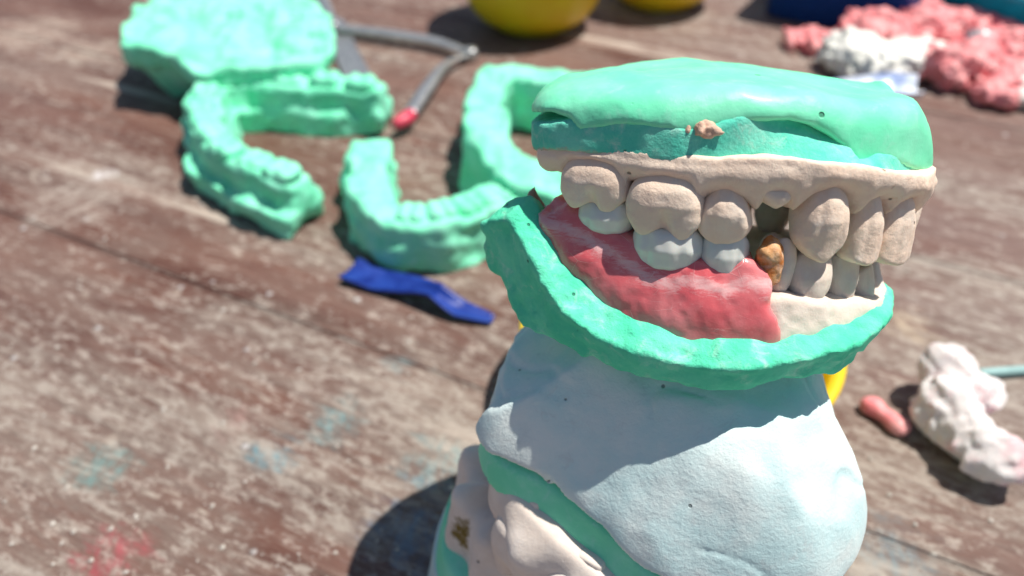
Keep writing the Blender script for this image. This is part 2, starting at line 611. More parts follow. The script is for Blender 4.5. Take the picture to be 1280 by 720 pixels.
    b.inputs['Specular IOR Level'].default_value = .35
    return m


M['table'] = table_mat()


# ------------------------------------------------------------------ object kit
def tag(o, label=None, cat=None, group=None, kind=None):
    if label:
        o['label'] = label
    if cat:
        o['category'] = cat
    if group:
        o['group'] = group
    if kind:
        o['kind'] = kind
    return o


def thing(name, label, cat, loc=(0, 0, 0), group=None, matrix=None):
    o = bpy.data.objects.new(name, None)
    o.empty_display_size = .01
    COL.objects.link(o)
    if matrix is not None:
        o.matrix_world = matrix
    else:
        o.location = Vector(loc) * CM
    return tag(o, label, cat, group)


def tooth(kind, W, D, H, mat, parent, pos, tg, up=-1, root=.35, seed=0, lean=0.0, name='tooth', h=.026):
    """one tooth: a along the arch, b outward, c from gum (0) to tip (H); up=-1 hangs down"""
    prof_w = {'denture': ([-.6, -.3, 0, .2, .5, .9, 1.2], [.05, .25, .58, .84, 1.0, .95, .8]),
              'molar': ([-1, 0, .3, .6, .9, 1.2], [.66, .80, .97, 1.0, .88, .7]),
              'premolar': ([-1, 0, .3, .6, .9, 1.2], [.45, .62, .86, 1.0, .86, .6]),
              'canine': ([-1, 0, .3, .6, .85, 1.2], [.5, .70, .93, 1.0, .86, .5]),
              'incisor': ([-1, 0, .3, .6, .9, 1.2], [.5, .68, .86, .97, 1.0, .95])}[kind]
    prof_d = {'denture': ([-.6, -.3, 0, .2, .5, .9, 1.2], [.05, .3, .62, .85, 1.0, .92, .7]),
              'molar': ([-1, 0, .4, .8, 1.2], [.8, .92, 1.0, .86, .6]),
              'premolar': ([-1, 0, .4, .8, 1.2], [.75, .9, 1.0, .78, .45]),
              'canine': ([-1, 0, .4, .8, 1.2], [.8, .95, .9, .55, .3]),
              'incisor': ([-1, 0, .4, .8, 1.2], [.85, .95, .88, .66, .45])}[kind]

    def f(a, b, c):
        u = c / H
        w = W / 2 * np.interp(u, *prof_w)
        d = D / 2 * np.interp(u, *prof_d) * (.22 + .78 * np.sqrt(sstep(-.26, .16, c)))
        w = w * (.55 + .45 * sstep(-.3, .1, c))
        bb = b - lean * c
        n = {'denture': 2.5, 'molar': 3.5, 'premolar': 2.7, 'canine': 2.3, 'incisor': 2.5}[kind]
        q = (((np.abs(a) / w) ** n + (np.abs(bb) / d) ** n) ** (1 / n) - 1) * np.minimum(w, d)
        x = a / (W / 2)
        yb = bb / (D / 2)
        if kind == 'molar':
            tip = H * (.98 - .16 * np.cos(x * math.pi * 1.05 + .2) ** 2 * 1.0 - .10 * np.exp(-(yb / .35) ** 2)
                       - .16 * np.maximum(np.abs(x) - .62, 0) * 2 + .05 * x)
            q = q + .15 * W * np.exp(-((x - .05) / .16) ** 2) * sstep(.35, .95, u) * sstep(.15, .7, yb)
        elif kind == 'denture':
            tip = H * (1.0 - .12 * np.cos(x * 3.1) ** 2 - .10 * np.exp(-(yb / .35) ** 2))
        elif kind == 'premolar':
            tip = H * (1.0 - .28 * x * x - .1 * np.exp(-(yb / .3) ** 2))
        elif kind == 'canine':
            tip = H * (1.0 - .30 * np.abs(x) ** 1.3)
        else:
            tip = H * (.99 - .10 * x * x + .03 * x)
        q = q + .05 * W * np.exp(-((np.abs(x) - .42) / .14) ** 2) * sstep(.1, .8, yb) * (0 if kind == 'molar' else .5)
        r = smax(q, c - tip, (.14 if kind == 'denture' else .09) * min(W, D))
        r = smax(r, -c - root, .08)
        return r + .010 * vnoise(a + seed, b, c, .30, seed) + .006 * vnoise(a, b + seed, c, .09, seed)
    tg = np.array(tg, float)
    n2 = np.array([tg[1], -tg[0]])
    R = np.zeros((3, 3))
    R[:2, 0] = tg
    R[:2, 1] = n2
    R[2, 2] = up
    if up > 0:
        pass
    v = (W / 2 + .12, D / 2 + .12 + abs(lean) * H)
    o = sculpt(name, f, (-v[0], -v[1], -root - .1), (v[0], v[1], H + .12), h, mat, parent,
               xf=(R, np.array(pos, float)))
    if up < 0:      # mirrored frame: keep normals outward
        o.data.flip_normals()
    return o


# ------------------------------------------------------------------ the bench top
def build_table():
    nx, ny = 2, 2
    x0, x1, y0, y1, th = -75, 75, -25, 90, 3.0
    v = [(x0, y0, 0), (x1, y0, 0), (x1, y1, 0), (x0, y1, 0), (x0, y0, -th), (x1, y0, -th), (x1, y1, -th), (x0, y1, -th)]
    fcs = [(0, 1, 2, 3), (7, 6, 5, 4), (0, 4, 5, 1), (1, 5, 6, 2), (2, 6, 7, 3), (3, 7, 4, 0)]
    o = link('table_top', v, fcs, M['table'], None, False)
    tag(o, 'weathered brown wooden bench top smeared with plaster dust', 'table', None, 'structure')


build_table()

# ------------------------------------------------------------------ articulated casts (local frame)
UP_ARCH = Arch([(-2.75, -.05), (-2.05, -.65), (-1.35, -1.05), (-.5, -1.4), (.3, -1.58), (1.05, -1.5), (1.75, -1.2), (2.4, -.75),
                (2.82, -.1), (2.88, .5), (2.65, 1.1), (2.2, 1.6), (1.6, 1.95), (.9, 2.15), (.2, 2.2), (-.5, 2.05)])
LO_ARCH = Arch([(-2.95, .25), (-2.25, -.45), (-1.5, -.98), (-.6, -1.4), (.3, -1.55), (1.0, -1.42), (1.65, -1.08), (2.15, -.6),
                (2.42, .0), (2.45, .55), (2.25, 1.1), (1.8, 1.6), (1.2, 1.95), (.5, 2.15), (-.2, 2.2), (-.8, 2.1)])

upper = thing('dental_cast', 'upper dental cast with mint green lid and chipped plaster teeth, topmost of the stack',
              'dental cast', matrix=FRAME)
lower = thing('dental_cast', 'rough green lower dental cast under the mint green lid, resting on the white plaster dome',
              'dental cast', matrix=FRAME)
denture = thing('partial_denture', 'red acrylic partial denture with white teeth seated on the lower cast', 'denture', matrix=FRAME)

# ---- lid
LIP = [(662, 150), (690, 142), (712, 148), (724, 166), (745, 166), (775, 158), (803, 158), (832, 164), (862, 170), (888, 166), (908, 158),
       (945, 152), (985, 150), (1010, 156), (1035, 170), (1053, 186), (1062, 206), (1074, 205), (1086, 197), (1110, 200), (1132, 210), (1150, 217)]
LIP_Y = lambda u: np.interp(u, [655, 700, 780, 860, 950, 1040, 1100, 1150, 1165], [-.75, -1.2, -1.6, -1.74, -1.74, -1.5, -1.2, -.6, 0])
lip = np.array([loc_at(u, v, LIP_Y(u)) for u, v in LIP])
OUT = [(-2.62, -.72), (-2.05, -1.22), (-1.25, -1.62), (-.4, -1.76), (.5, -1.76), (1.3, -1.62), (2.1, -1.30), (2.75, -.85), (3.15, -.15),
       (3.25, .6), (3.0, 1.4), (2.4, 2.1), (1.5, 2.55), (.5, 2.65), (-.6, 2.4), (-1.5, 1.9), (-2.2, 1.25), (-2.65, .4)]
OUTL = catmull(OUT, 8, True)
CRX, CRZ = [-2.7, -2.1, -1.0, -.1, .8, 1.5, 2.1, 2.45, 2.75, 3.05, 3.4], [2.62, 2.78, 2.90, 2.98, 2.90, 2.78, 2.70, 2.66, 2.40, 2.02, 1.6]


def lid_f(X, Y, Z):
    sd = poly_sd(OUTL, X, Y)
    top = np.interp(X, CRX, CRZ)
    top = top - .09 * (np.clip(-(Y - .5), 0, 9) ** 1.45) * .75 - .05 * np.clip(Y - 1.2, 0, 9) ** 1.5
    top = top + .05 * np.exp(-((X + 1.6 + .3 * Y) / .25) ** 2) * np.exp(-((Y + .2) / .8) ** 2)
    top = top + .14 * np.exp(-((X - 2.55) / .13) ** 2 - ((Y - .3) / .3) ** 2)
    top = top + .05 * vnoise(X, Y, 0 * X, 1.1, 2) + .022 * vnoise(X * .45, Y, 0 * X, .38, 3) + .05 * np.abs(vnoise(X + .6 * Y, Y, 0 * X, .8, 6)) * sstep(.5, -2.2, X)
    low = np.interp(X, lip[:, 0], lip[:, 2])
    far = sstep(-.6, 1.2, Y)
    low = low * (1 - far) + (1.95 - .12 * X) * far
    v = smax(Z - top, sd, .42)
    under = low - Z + .25 * np.clip(-sd - .25, 0, 1) * -1
    v = smax(v, low - Z, .10)
    return v + .016 * vnoise(X, Y, Z, .5, 5) + .007 * vnoise(X, Y, Z, .14, 6)


def lid_mask(x, y, z):
    return .0 * x


sculpt('lid', lid_f, (-2.8, -2.5, 1.2), (3.6, 4.9, 3.3), .05, M['mint_lid'], upper, attr=lid_mask)

# ---- recessed band under the lip
GUMTOP = [(668, 187), (715, 186), (740, 190), (790, 198), (850, 204), (900, 206), (960, 204), (1010, 209), (1060, 214), (1100, 219), (1143, 226)]
g_top = UP_ARCH.trace(GUMTOP, .40)
zt_up = prof(g_top, [(.62, 1.45), (1.0, 1.9)])


def band_f(X, Y, Z):
    sd = poly_sd(OUTL, X, Y)
    t, s, o = UP_ARCH.project(X[:, :, 0], Y[:, :, 0])
    zg = zt_up(t)[:, :, None]
    scoop = np.exp(-((X - 1.15) / .75) ** 2) * (Y < 0)
    hgt = np.clip((Z - zg) / .5, 0, 1)
    inset = .0 + .04 * np.sin(X * 3.1) + scoop * (-.34 + .62 * hgt)
    left = sstep(-1.75, -2.05, X)
    inset = inset * (1 - left) + .02 * left
    v = smax(sd + inset, zg - .02 - Z, .03)
    top = np.interp(X, CRX, CRZ) - .45
    top = np.where(Y < .3, np.minimum(top, np.interp(X, lip[:, 0], lip[:, 2]) + .10), top)
    v = smax(v, Z - top, .05)
    return v + .020 * vnoise(X, Y, Z, .45, 8) + .012 * vnoise(X, Y, Z, .13, 9)


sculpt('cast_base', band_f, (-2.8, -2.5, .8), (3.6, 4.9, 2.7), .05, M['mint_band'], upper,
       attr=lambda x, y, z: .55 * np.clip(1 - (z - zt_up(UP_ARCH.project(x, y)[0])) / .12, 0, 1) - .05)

# the pale pink chip in the lip
pc = loc_at(886, 163, -1.74)
sculpt('chip', lambda X, Y, Z: np.sqrt(((X - pc[0]) / .25) ** 2 + ((Y - pc[1] - .10) / .22) ** 2 + ((Z - pc[2]) / .13) ** 2) * .1 - .1
       + .03 * vnoise(X, Y, Z, .07, 3), pc - .35, pc + .35, .02, M['pink_chip'], upper)

# ---- upper teeth: (u, v_gum, v_tip, W, D, kind)
UPT = [(743, 201, 264, 1.0, .80, 'molar'), (831, 224, 298, 1.07, .86, 'molar'), (905, 240, 306, .73, .74, 'premolar'),
       (1028, 238, 327, .74, .80, 'canine'), (1083, 248, 330, .60, .68, 'incisor'), (1118, 250, 331, .80, .66, 'incisor')]
up_t = []
for i, (u, vg, vt, W, D, kind) in enumerate(UPT):
    a = UP_ARCH.trace([(u, vg)], .25)[0]
    b = UP_ARCH.trace([(u, vt)], .25)[0]
    t = .5 * (a[0] + b[0])
    if i == 5:
        t = up_t[-1][0] + (W + .60) * .47 / UP_ARCH.L
    p, tg, n = UP_ARCH.at(t, .08 if i > 3 else .11)
    Hh = a[1] - b[1]
    up_t.append((t, a[1], W))
    tooth(kind, W, D, Hh, M['stone_tooth'], upper, (p[0], p[1], a[1]), tg, -1, .35, i + 1, lean=.10 if kind in ('canine', 'incisor') else .0)
# broken root stump between premolar and canine
a = UP_ARCH.trace([(968, 250)], .22)[0]
p, tg, n = UP_ARCH.at(a[0])
sculpt('tooth_stump', lambda X, Y, Z: smax(np.sqrt((X / .25) ** 2 + (Y / .25) ** 2 + ((Z - .02 - .5 * np.abs(X)) / .16) ** 2) * .18 - .18, -.14 - Z, .03)
       + .03 * vnoise(X, Y, Z, .12, 3), (-.4, -.4, -.35), (.4, .4, .4), .02, M['stone_tooth'], upper,
       xf=(np.array([[tg[0], tg[1], 0], [tg[1], -tg[0], 0], [0, 0, 1]]).T, np.array([p[0] + n[0] * .18, p[1] + n[1] * .18, a[1] + .02])))
up_t.append((a[0], a[1] + .06, .45))
FAR_UP = [(up_t[-2][0] + .078, .78, .66, 'incisor'), (.705, .56, .62, 'incisor'), (.765, .70, .8, 'canine'), (.83, .64, .85, 'premolar'), (.89, .64, .85, 'premolar'), (.96, .8, .9, 'molar')]
for i, (t, W, D, kind) in enumerate(FAR_UP):
    p, tg, n = UP_ARCH.at(t)
    zg = float(np.interp(t, [.55, 1], [1.15, 1.45]))
    up_t.append((t, zg, W))
    tooth(kind, W, D, .85, M['stone_tooth'], upper, (p[0], p[1], zg), tg, -1, .35, 20 + i, h=.035)
up_t.sort()
UTT = np.array([u[0] for u in up_t])


def scallop(ts, sgn, amt):
    """gum margin: crown exposed at tooth centres, papilla between"""
    xs, zs = [0.0], [ts[0][1] - sgn * amt]
    for i, (t, z, W) in enumerate(ts):
        w = W / UP_ARCH.L * .46
        for k in (-1, -.6, 0, .6, 1):
            xs.append(t + k * w)
            zs.append(z - sgn * amt * (abs(k) ** 2.2))
        if i < len(ts) - 1:
            z2 = .5 * (z + ts[i + 1][1])
    xs, zs = np.array(xs), np.array(zs)
    od = np.argsort(xs)
    return xs[od], zs[od]


gx, gz = scallop(up_t, 1, .21)
T0_UP = UP_ARCH.trace([(674, 200)], .3)[0][0]


def upgum_f(X, Y, Z):
    t, s, o = UP_ARCH.project(X[:, :, 0], Y[:, :, 0])
    T, S, O = t[:, :, None], s[:, :, None], o[:, :, None]
    zt = zt_up(T) + .10
    zb = np.interp(T, gx, gz)
    k = np.clip((Z - zb) / np.maximum(zt - .1 - zb, .1), 0, 1)
    # alveolar bulges over the roots
    bul = 0
    for tt, zz, W in up_t:
        bul = bul + .07 * np.exp(-((T - tt) / (W / 10.7 * .33)) ** 2)
    so = .29 + .15 * np.sin(k * 1.9) + bul * .7 * np.sin(k * 3.1) + .13 * k * np.exp(-((T - .42) / .12) ** 2) - .10 * k * sstep(.48, .56, T)

    d = np.maximum(S - so, -S - .62)
    v = smax(d, zb - Z, .10)
    v = smax(v, Z - zt, .05)
    v = smax(v, (T0_UP - T) * UP_ARCH.L, .15)
    v = smax(v, O, .15)
    return v + .022 * vnoise(X, Y, Z, .30, 1) + .010 * vnoise(X, Y, Z, .10, 2)


sculpt('gum_ridge', upgum_f, (-3.4, -2.5, .6), (3.7, 5.0, 2.5), .038, M['stone'], upper,
       attr=lambda x, y, z: .42 * np.exp(-((x - 2.2) / .9) ** 2 - ((z - 1.25) / .2) ** 2) * (y < .3))

# ---- lower cast
RIM = [(655, 243), (672, 268), (690, 292), (705, 322), (722, 345), (760, 376), (800, 396), (860, 417), (930, 423), (985, 421), (1040, 408), (1090, 386)]
BOT = [(622, 350), (640, 385), (665, 412), (700, 430), (740, 448), (800, 470), (845, 480), (900, 482), (960, 479), (1020, 474), (1060, 466), (1098, 440)]
rimt = LO_ARCH.trace(RIM, .44)
bott = LO_ARCH.trace(BOT, .58)
rimt = np.concatenate([[[0, rimt[0, 1] - .30]], rimt[rimt[:, 0] > .02]])
z_rim = prof(rimt, [(.60, -.35), (.8, -.2), (1, -.1)])
z_bot = prof(bott, [(.60, -.9), (.8, -.9), (1, -.85)])


def logreen_f(X, Y, Z):
    t, s, o = LO_ARCH.project(X[:, :, 0], Y[:, :, 0])
    T, S, O = t[:, :, None], s[:, :, None], o[:, :, None]
    wob = .06 * vnoise(X, Y, 0 * Z, .9, 4)
    zr, zb = z_rim(T), z_bot(T)
    bw = np.interp(T, [0, .10, .2, .28, .4, .5, .6, 1], [.36, .44, .42, .40, .34, .20, .10, .14])      # how far the top bevel spreads
    drop = np.interp(T, [0, .1, .2, .3, .45, .55, 1], [.18, .30, .34, .26, .16, .12, .2])
    so = .44 + bw
    nl = np.sqrt(bw ** 2 + drop ** 2)
    so = so - .08 * sstep(.46, .56, T)
    bev = ((S - .40) * drop + (Z - zr) * bw) / nl
    h = np.clip((Z - zb) / np.maximum(zr - drop - zb, .2), 0, 1)
    v = smax(bev, S - so - wob + .26 * (1 - h), .05)
    v = smax(v, Z - (zr - .75 * np.clip(.34 - S, 0, .8)), .06)
    v = smax(v, -S - .75, .1)
    v = smax(v, zb - Z, .10)
    v = smax(v, O - .06 + .25 * np.clip(Z - .3, -1, 1), .30)
    n = .055 * vnoise(X, Y, Z, .6, 3) - .06 * np.abs(vnoise(X, Y, Z, .8, 26)) + .03 - .06 * np.abs(vnoise(X, Y, Z, .42, 6)) - .03 * np.abs(vnoise(X, Y, Z, .2, 16)) + .024 * vnoise(X, Y, Z, .12, 7)
    return v + n


sculpt('cast_base', logreen_f, (-4.0, -2.9, -1.3), (3.7, 5.3, 1.5), .042, M['mint_rough'], lower)

# lower teeth in plaster (canine and incisors) and on the far side
LOT = [(981, 368, 306, .46, .6, 'premolar'), (1021, 376, 314, .72, .78, 'canine'), (1064, 374, 316, .60, .7, 'incisor'), (1094, 370, 314, .62, .7, 'incisor')]
lo_t = []
for i, (u, vg, vt, W, D, kind) in enumerate(LOT):
    a = LO_ARCH.trace([(u, vg)], .22)[0]
    b = LO_ARCH.trace([(u, vt)], .22)[0]
    t = .5 * (a[0] + b[0])
    if i > 1:
        t = lo_t[-1][0] + (W + lo_t[-1][2]) * .47 / LO_ARCH.L
    p, tg, n = LO_ARCH.at(t, -.05)
    lo_t.append((t, a[1], W))
    tooth(kind, W, D, b[1] - a[1] + .08, M['grey_stone'], lower, (p[0], p[1], a[1]), tg, 1, .35, 40 + i, lean=.05)
for i, (t, W, D, kind) in enumerate([(.615, .5, .6, 'incisor'), (.665, .52, .6, 'incisor'), (.72, .64, .72, 'canine'), (.78, .64, .8, 'premolar'),
                                     (.84, .64, .8, 'premolar'), (.93, 1.0, .95, 'molar')]):
    p, tg, n = LO_ARCH.at(t)
    lo_t.append((t, .12, W))
    tooth(kind, W, D, .62, M['grey_stone'], lower, (p[0], p[1], .12), tg, 1, .35, 60 + i, h=.035)
lo_t.sort()

# acrylic flange
ACR = [(690, 268), (708, 272), (730, 285), (760, 303), (790, 322), (815, 338), (840, 346), (865, 342), (888, 348), (906, 352), (930, 340), (950, 345)]
acr_top = LO_ARCH.trace(ACR, .26)
z_acr = prof(acr_top, [(.45, .2)])
T_ACR0 = LO_ARCH.trace([(688, 265)], .15)[0][0]
T_ACR1 = LO_ARCH.trace([(962, 380)], .40)[0][0]
frt = LO_ARCH.trace([(975, 366), (1021, 372), (1064, 370), (1098, 364)], .25)
z_ridge = prof(np.concatenate([np.array([[0, 1.05], [T_ACR0, .95], [T_ACR0 + .05, .6], [.25, .3], [T_ACR1 - .02, .1]]), frt]),
               [(.60, .10), (1, .15)])


def log_f(X, Y, Z):
    t, s, o = LO_ARCH.project(X[:, :, 0], Y[:, :, 0])
    T, S, O = t[:, :, None], s[:, :, None], o[:, :, None]
    zr = z_rim(T)
    zt = z_ridge(T)
    k = np.clip((Z - zr) / np.maximum(zt - zr, .1), 0, 1.2)
    ac = sstep(T_ACR1 - .02, T_ACR1 + .01, T)
    bul = 0
    for tt, zz, W in lo_t:
        bul = bul + .06 * np.exp(-((T - tt) / (W / 10.7 * .33)) ** 2)
    so = .43 - .13 * k - .10 * (1 - ac) * k + bul * ac * k - .05 * sstep(.46, .56, T)
    v = smax(np.maximum(S - so, -S - .85), Z - zt, .14)
    v = smax(v, zr - .14 - .5 * np.clip(.2 - S, 0, .8) - Z, .05)
    v = smax(v, O + .15, .12)
    v = smax(v, (T_ACR0 - .03 - T) * LO_ARCH.L, .1)
    return v + .024 * vnoise(X, Y, Z, .26, 11) + .012 * vnoise(X, Y, Z, .09, 12)


def log_mask(x, y, z):
    t, s, o = LO_ARCH.project(x, y)
    return 1.0 * ((t > .0) & (t < T_ACR1 - .01)) * .55 + .4 * np.exp(-((z + .35) / .12) ** 2)


sculpt('gum_ridge', log_f, (-3.6, -2.5, -1.0), (3.4, 5.0, 1.4), .038, M['grey_stone'], lower, attr=log_mask)

# brownish plaster peak behind the flange
pk = loc_at(668, 262, .1)
sculpt('ridge_peak', lambda X, Y, Z: smax(np.sqrt((X / .30) ** 2 + (Y / .34) ** 2) * .3 - .3 * np.clip(1 - (Z + .3) / .72, -.2, 1), -.4 - Z, .03)
       + .06 * vnoise(X, Y, Z, .2, 9), (-.5, -.5, -.6), (.5, .5, .8), .028, M['ridge_chip'], lower, xf=(np.eye(3), pk))


def acr_f(X, Y, Z):
    t, s, o = LO_ARCH.project(X[:, :, 0], Y[:, :, 0])
    T, S, O = t[:, :, None], s[:, :, None], o[:, :, None]
    zr = z_rim(T) - .03
    zt = z_acr(T)
    k = np.clip((Z - zr) / np.maximum(zt - zr, .12), 0, 1.6)
    so = .47 - .10 * k + .05 * np.sin(np.clip(k, 0, 1) * math.pi)
    # above the scraped edge the wall falls back to the necks of the teeth
    so = so - .16 * np.clip(k - 1.0, 0, 1)
    d = np.maximum(S - so, -S - .62)
    v = smax(d, Z - (zt + .24), .16)
    v = smax(v, zr - .12 - Z, .04)
    v = smax(v, (T_ACR0 - T) * LO_ARCH.L, .08)
    v = smax(v, (T - T_ACR1) * LO_ARCH.L + .25 * (Z - .1) + .05 * vnoise(X, Y, Z, .3, 18), .14)
    return v + .030 * vnoise(X, Y, Z, .34, 15) + .010 * vnoise(X, Y, Z, .1, 16)


def acr_mask(x, y, z):
    t, s, o = LO_ARCH.project(x, y)
    e = z - z_acr(t)
    m = .55 * np.exp(-((e + .06) / .11) ** 2) + .18 * np.exp(-((e + .25) / .2) ** 2)
    m = m - .25 * (e > .08)
    m = m + .35 * np.exp(-((z - z_rim(t) - .10) / .05) ** 2) * np.exp(-((t - .31) / .04) ** 2)
    return m


sculpt('denture_base', acr_f, (-3.2, -2.4, -1.0), (1.6, .8, 1.5), .03, M['acrylic'], denture, attr=acr_mask)
DT = [(751, 297, 256, .84, .9, 'denture'), (832, 345, 288, 1.0, .95, 'denture'), (906, 354, 301, .66, .78, 'denture')]
for i, (u, vg, vt, W, D, kind) in enumerate(DT):
    a = LO_ARCH.trace([(u, vg)], .28)[0]
    b = LO_ARCH.trace([(u, vt)], .28)[0]
    t = .5 * (a[0] + b[0])
    p, tg, n = LO_ARCH.at(t, .0)
    tooth(kind, W, D, b[1] - a[1] + .1, M['acrylic_tooth'], denture, (p[0], p[1], a[1]), tg, 1, .2, 80 + i, lean=-.05)

# amber residue on the mesial end of the flange
ab = LO_ARCH.trace([(966, 330)], .3)[0]
p, tg, n = LO_ARCH.at(ab[0], .22)
sculpt('residue', lambda X, Y, Z: np.sqrt((X / .15) ** 2 + (Y / .13) ** 2 + (Z / .36) ** 2) * .14 - .14 + .07 * vnoise(X, Y, Z, .19, 3) + .02 * vnoise(X, Y, Z, .07, 4),
       (-.35, -.35, -.5), (.35, .35, .5), .022, M['orange'], denture, xf=(np.eye(3), np.array([p[0], p[1], ab[1]])))

# ------------------------------------------------------------------ the pair of casts underneath
RIMP = [on_table(610, 470, 6.45), on_table(592, 496, 6.3), on_table(606, 545, 5.9), on_table(652, 582, 5.5), on_table(700, 612, 5.3), on_table(736, 646, 5.15), on_table(772, 684, 4.95),
        on_table(822, 722, 4.8), on_table(900, 752, 4.6), on_table(985, 745, 4.6), on_table(1045, 708, 4.7), on_table(1078, 640, 5.0),
        on_table(1072, 592, 5.3), on_table(1052, 535, 5.7)]
RIMP = np.array([p for p in RIMP])
back = np.array([[5.0, 9.7, 5.9], [4.2, 10.7, 6.0], [2.6, 11.3, 6.0], [1.0, 10.8, 6.1], [.1, 10.1, 6.2]])
RIMALL = np.concatenate([RIMP, back])
CAPO = catmull(RIMALL[:, :2], 6, True)
# plane of the rim
A = np.c_[RIMALL[:, 0], RIMALL[:, 1], np.ones(len(RIMALL))]
RPL = np.linalg.lstsq(A, RIMALL[:, 2], rcond=None)[0]
capc = CAPO.mean(0)


def rimz(X, Y):
    return RPL[0] * X + RPL[1] * Y + RPL[2]


rs = np.random.RandomState(5)
FAC = []
for i in range(16):
    a = rs.uniform(0, 2 * math.pi)
    el = rs.uniform(.5, 1.25)
    FAC.append((math.cos(a) * math.cos(el), math.sin(a) * math.cos(el), math.sin(el)))


def cap_f(X, Y, Z):
    sd = poly_sd(CAPO, X, Y)
    rz = rimz(X, Y)
    q = sstep(.0, 1.6, -(X - 2.4) * .75 - (Y - 8.6) * .66)
    sd = sd - .13 * (1 - q)
    u = np.clip(-sd / (1.25 + .75 * q), 0, 1)
    dome = rz - .02 - .2 * q + (1.22 + .05 * q) * (1 - (1 - u) ** 2.5) + .60 * (1 - (1 - np.clip(-sd / 2.8, 0, 1)) ** 2)
    dome = dome + .38 * np.exp(-((X - .35) / .9) ** 2 - ((Y - 9.1) / 1.0) ** 2)
    dome = dome + .10 * vnoise(X + .3, Y, 0 * X, 1.5, 51) - .09 * np.abs(vnoise(X + .4 * Y, Y, 0 * X, .9, 52)) + .03 * vnoise(X * 1.2, Y * .6, 0 * X, .4, 53) - .06 * sstep(1.6, 2.8, X) * np.abs(vnoise(X * .6 + .5 * Y, Y, 0 * X, .42, 54))
    v = smax(Z - dome, sd, .22)
    und = rz - .30 + .10 * vnoise(X, Y, 0 * Z, .8, 7) - Z
    v = smax(v, und, .10)
    for i, n in enumerate(FAC):       # knife-trimmed flats
        d = (X - 2.4) * n[0] + (Y - 9.0) * n[1] + (Z - rimz(2.4, 9.0)) * n[2]
        v = smax(v, d - (1.50 + 2.05 * (1 - n[2])), .04)
    r = np.abs(vnoise(X * .8, Y + .5 * X, Z, .9, 31))
    crk = np.exp(-(r / .07) ** 2) * sstep(-.12, .1, vnoise(X, Y, Z, 1.1, 32))
    return v + .03 * vnoise(X, Y, Z, .8, 8) + .012 * vnoise(X, Y, Z, .22, 9) + .05 * crk


base_loc = (2.2, 8.9, 0)
dome_thing = thing('dental_cast', 'white domed plaster cast with a thin green layer, directly under the toothed pair', 'dental cast', base_loc)
OFF = np.array(base_loc, float)


def rel(f):
    return lambda X, Y, Z: f(X + OFF[0], Y + OFF[1], Z)


def relattr(f):
    return lambda x, y, z: f(x + OFF[0], y + OFF[1], z)


sculpt('plaster_cap', rel(cap_f), (-3.4, -3.6, 3.6), (3.9, 3.6, 7.6), .05, M['white_cap'], dome_thing)


def layer_f(X, Y, Z):
    sd = poly_sd(CAPO, X, Y)
    rz = rimz(X, Y)
    q = -(X - 2.4) * .75 - (Y - 8.8) * .66
    fl = sstep(.2, 1.5, q)
    ins = .16 + .10 * vnoise(X, Y, 0 * Z, 1.1, 12) + (.25 - .45 * fl) * np.clip((rz - .15 - Z) / .6, 0, 1) + .16 * fl * vnoise(X, Y, Z, .7, 19)
    v = smax(sd + ins, Z - (rz - .34), .05)
    v = smax(v, rz - .92 - .08 * vnoise(X, Y, 0 * Z, .9, 3) - Z, .05)
    return v + .02 * vnoise(X, Y, Z, .4, 2)


sculpt('cast_base', rel(layer_f), (-3.4, -3.6, 3.0), (3.9, 3.6, 6.6), .06, M['mint'], dome_thing)

BL = Arch([(.6, 9.7), (.4, 9.3), (.35, 8.8), (.62, 8.3), (1.35, 7.6), (2.2, 7.05), (3.1, 6.75), (3.9, 6.95), (4.4, 7.7), (4.55, 8.6), (4.4, 9.8)], -1)
_c = BL.at(.4, .5)[0] - BL.at(.4, -.5)[0]
if (BL.at(.4, .5)[0] - np.array([2.3, 9.3])) @ (BL.at(.4, .5)[0] - np.array([2.3, 9.3])) < (BL.at(.4, -.5)[0] - np.array([2.3, 9.3])) @ (BL.at(.4, -.5)[0] - np.array([2.3, 9.3])):
    BL.outer = -BL.outer


def SIDE(X, Y):
    return sstep(.2, 1.5, -(X - 2.4) * .75 - (Y - 8.8) * .66) * (1 - sstep(7.9, 8.9, Y))


def bot_up_f(X, Y, Z):
    t, s, o = BL.project(X[:, :, 0], Y[:, :, 0])
    T, S, O = t[:, :, None], s[:, :, None], o[:, :, None]
    rz = rimz(X, Y)
    lob = .12 * np.cos(T * BL.L / 1.05 * 2 * math.pi + 1.2)
    dep = np.clip((rz - .8 - Z) / 1.5, 0, 1)
    so = .22 + .55 * SIDE(X, Y) + .30 * np.sin(np.clip(dep * 1.15, 0, 1) * math.pi) + lob * sstep(.0, .4, dep)
    v = smax(S - so, -S - .8, .1)
    v = smax(v, Z - (rz - .80), .06)
    v = smax(v, (rz - 2.15 + .12 * np.cos(T * BL.L / 1.05 * 2 * math.pi)) - Z, .3)
    v = smax(v, O - .2, .2)
    return v + .04 * vnoise(X, Y, Z, .6, 22) + .015 * vnoise(X, Y, Z, .2, 23)


sculpt('gum_ridge', rel(bot_up_f), (-3.6, -3.6, 2.0), (4.0, 3.8, 6.2), .055, M['lower_pink'], dome_thing, attr=lambda x, y, z: 0 * x)
for i, t in enumerate((.08, .20, .33, .45, .54, .63)):
    p, tg, n = BL.at(t, .10)
    p = p + n * .5 * SIDE(p[0], p[1])
    zg = float(rimz(p[0], p[1])) - 1.25
    tooth('molar' if i < 3 else 'premolar', (.95, 1.05, 1.3, .9, .8, .8)[i], 1.25, 1.6, M['lower_pink'], dome_thing, (p[0] - OFF[0], p[1] - OFF[1], zg), tg, -1, .5, 100 + i, h=.045)

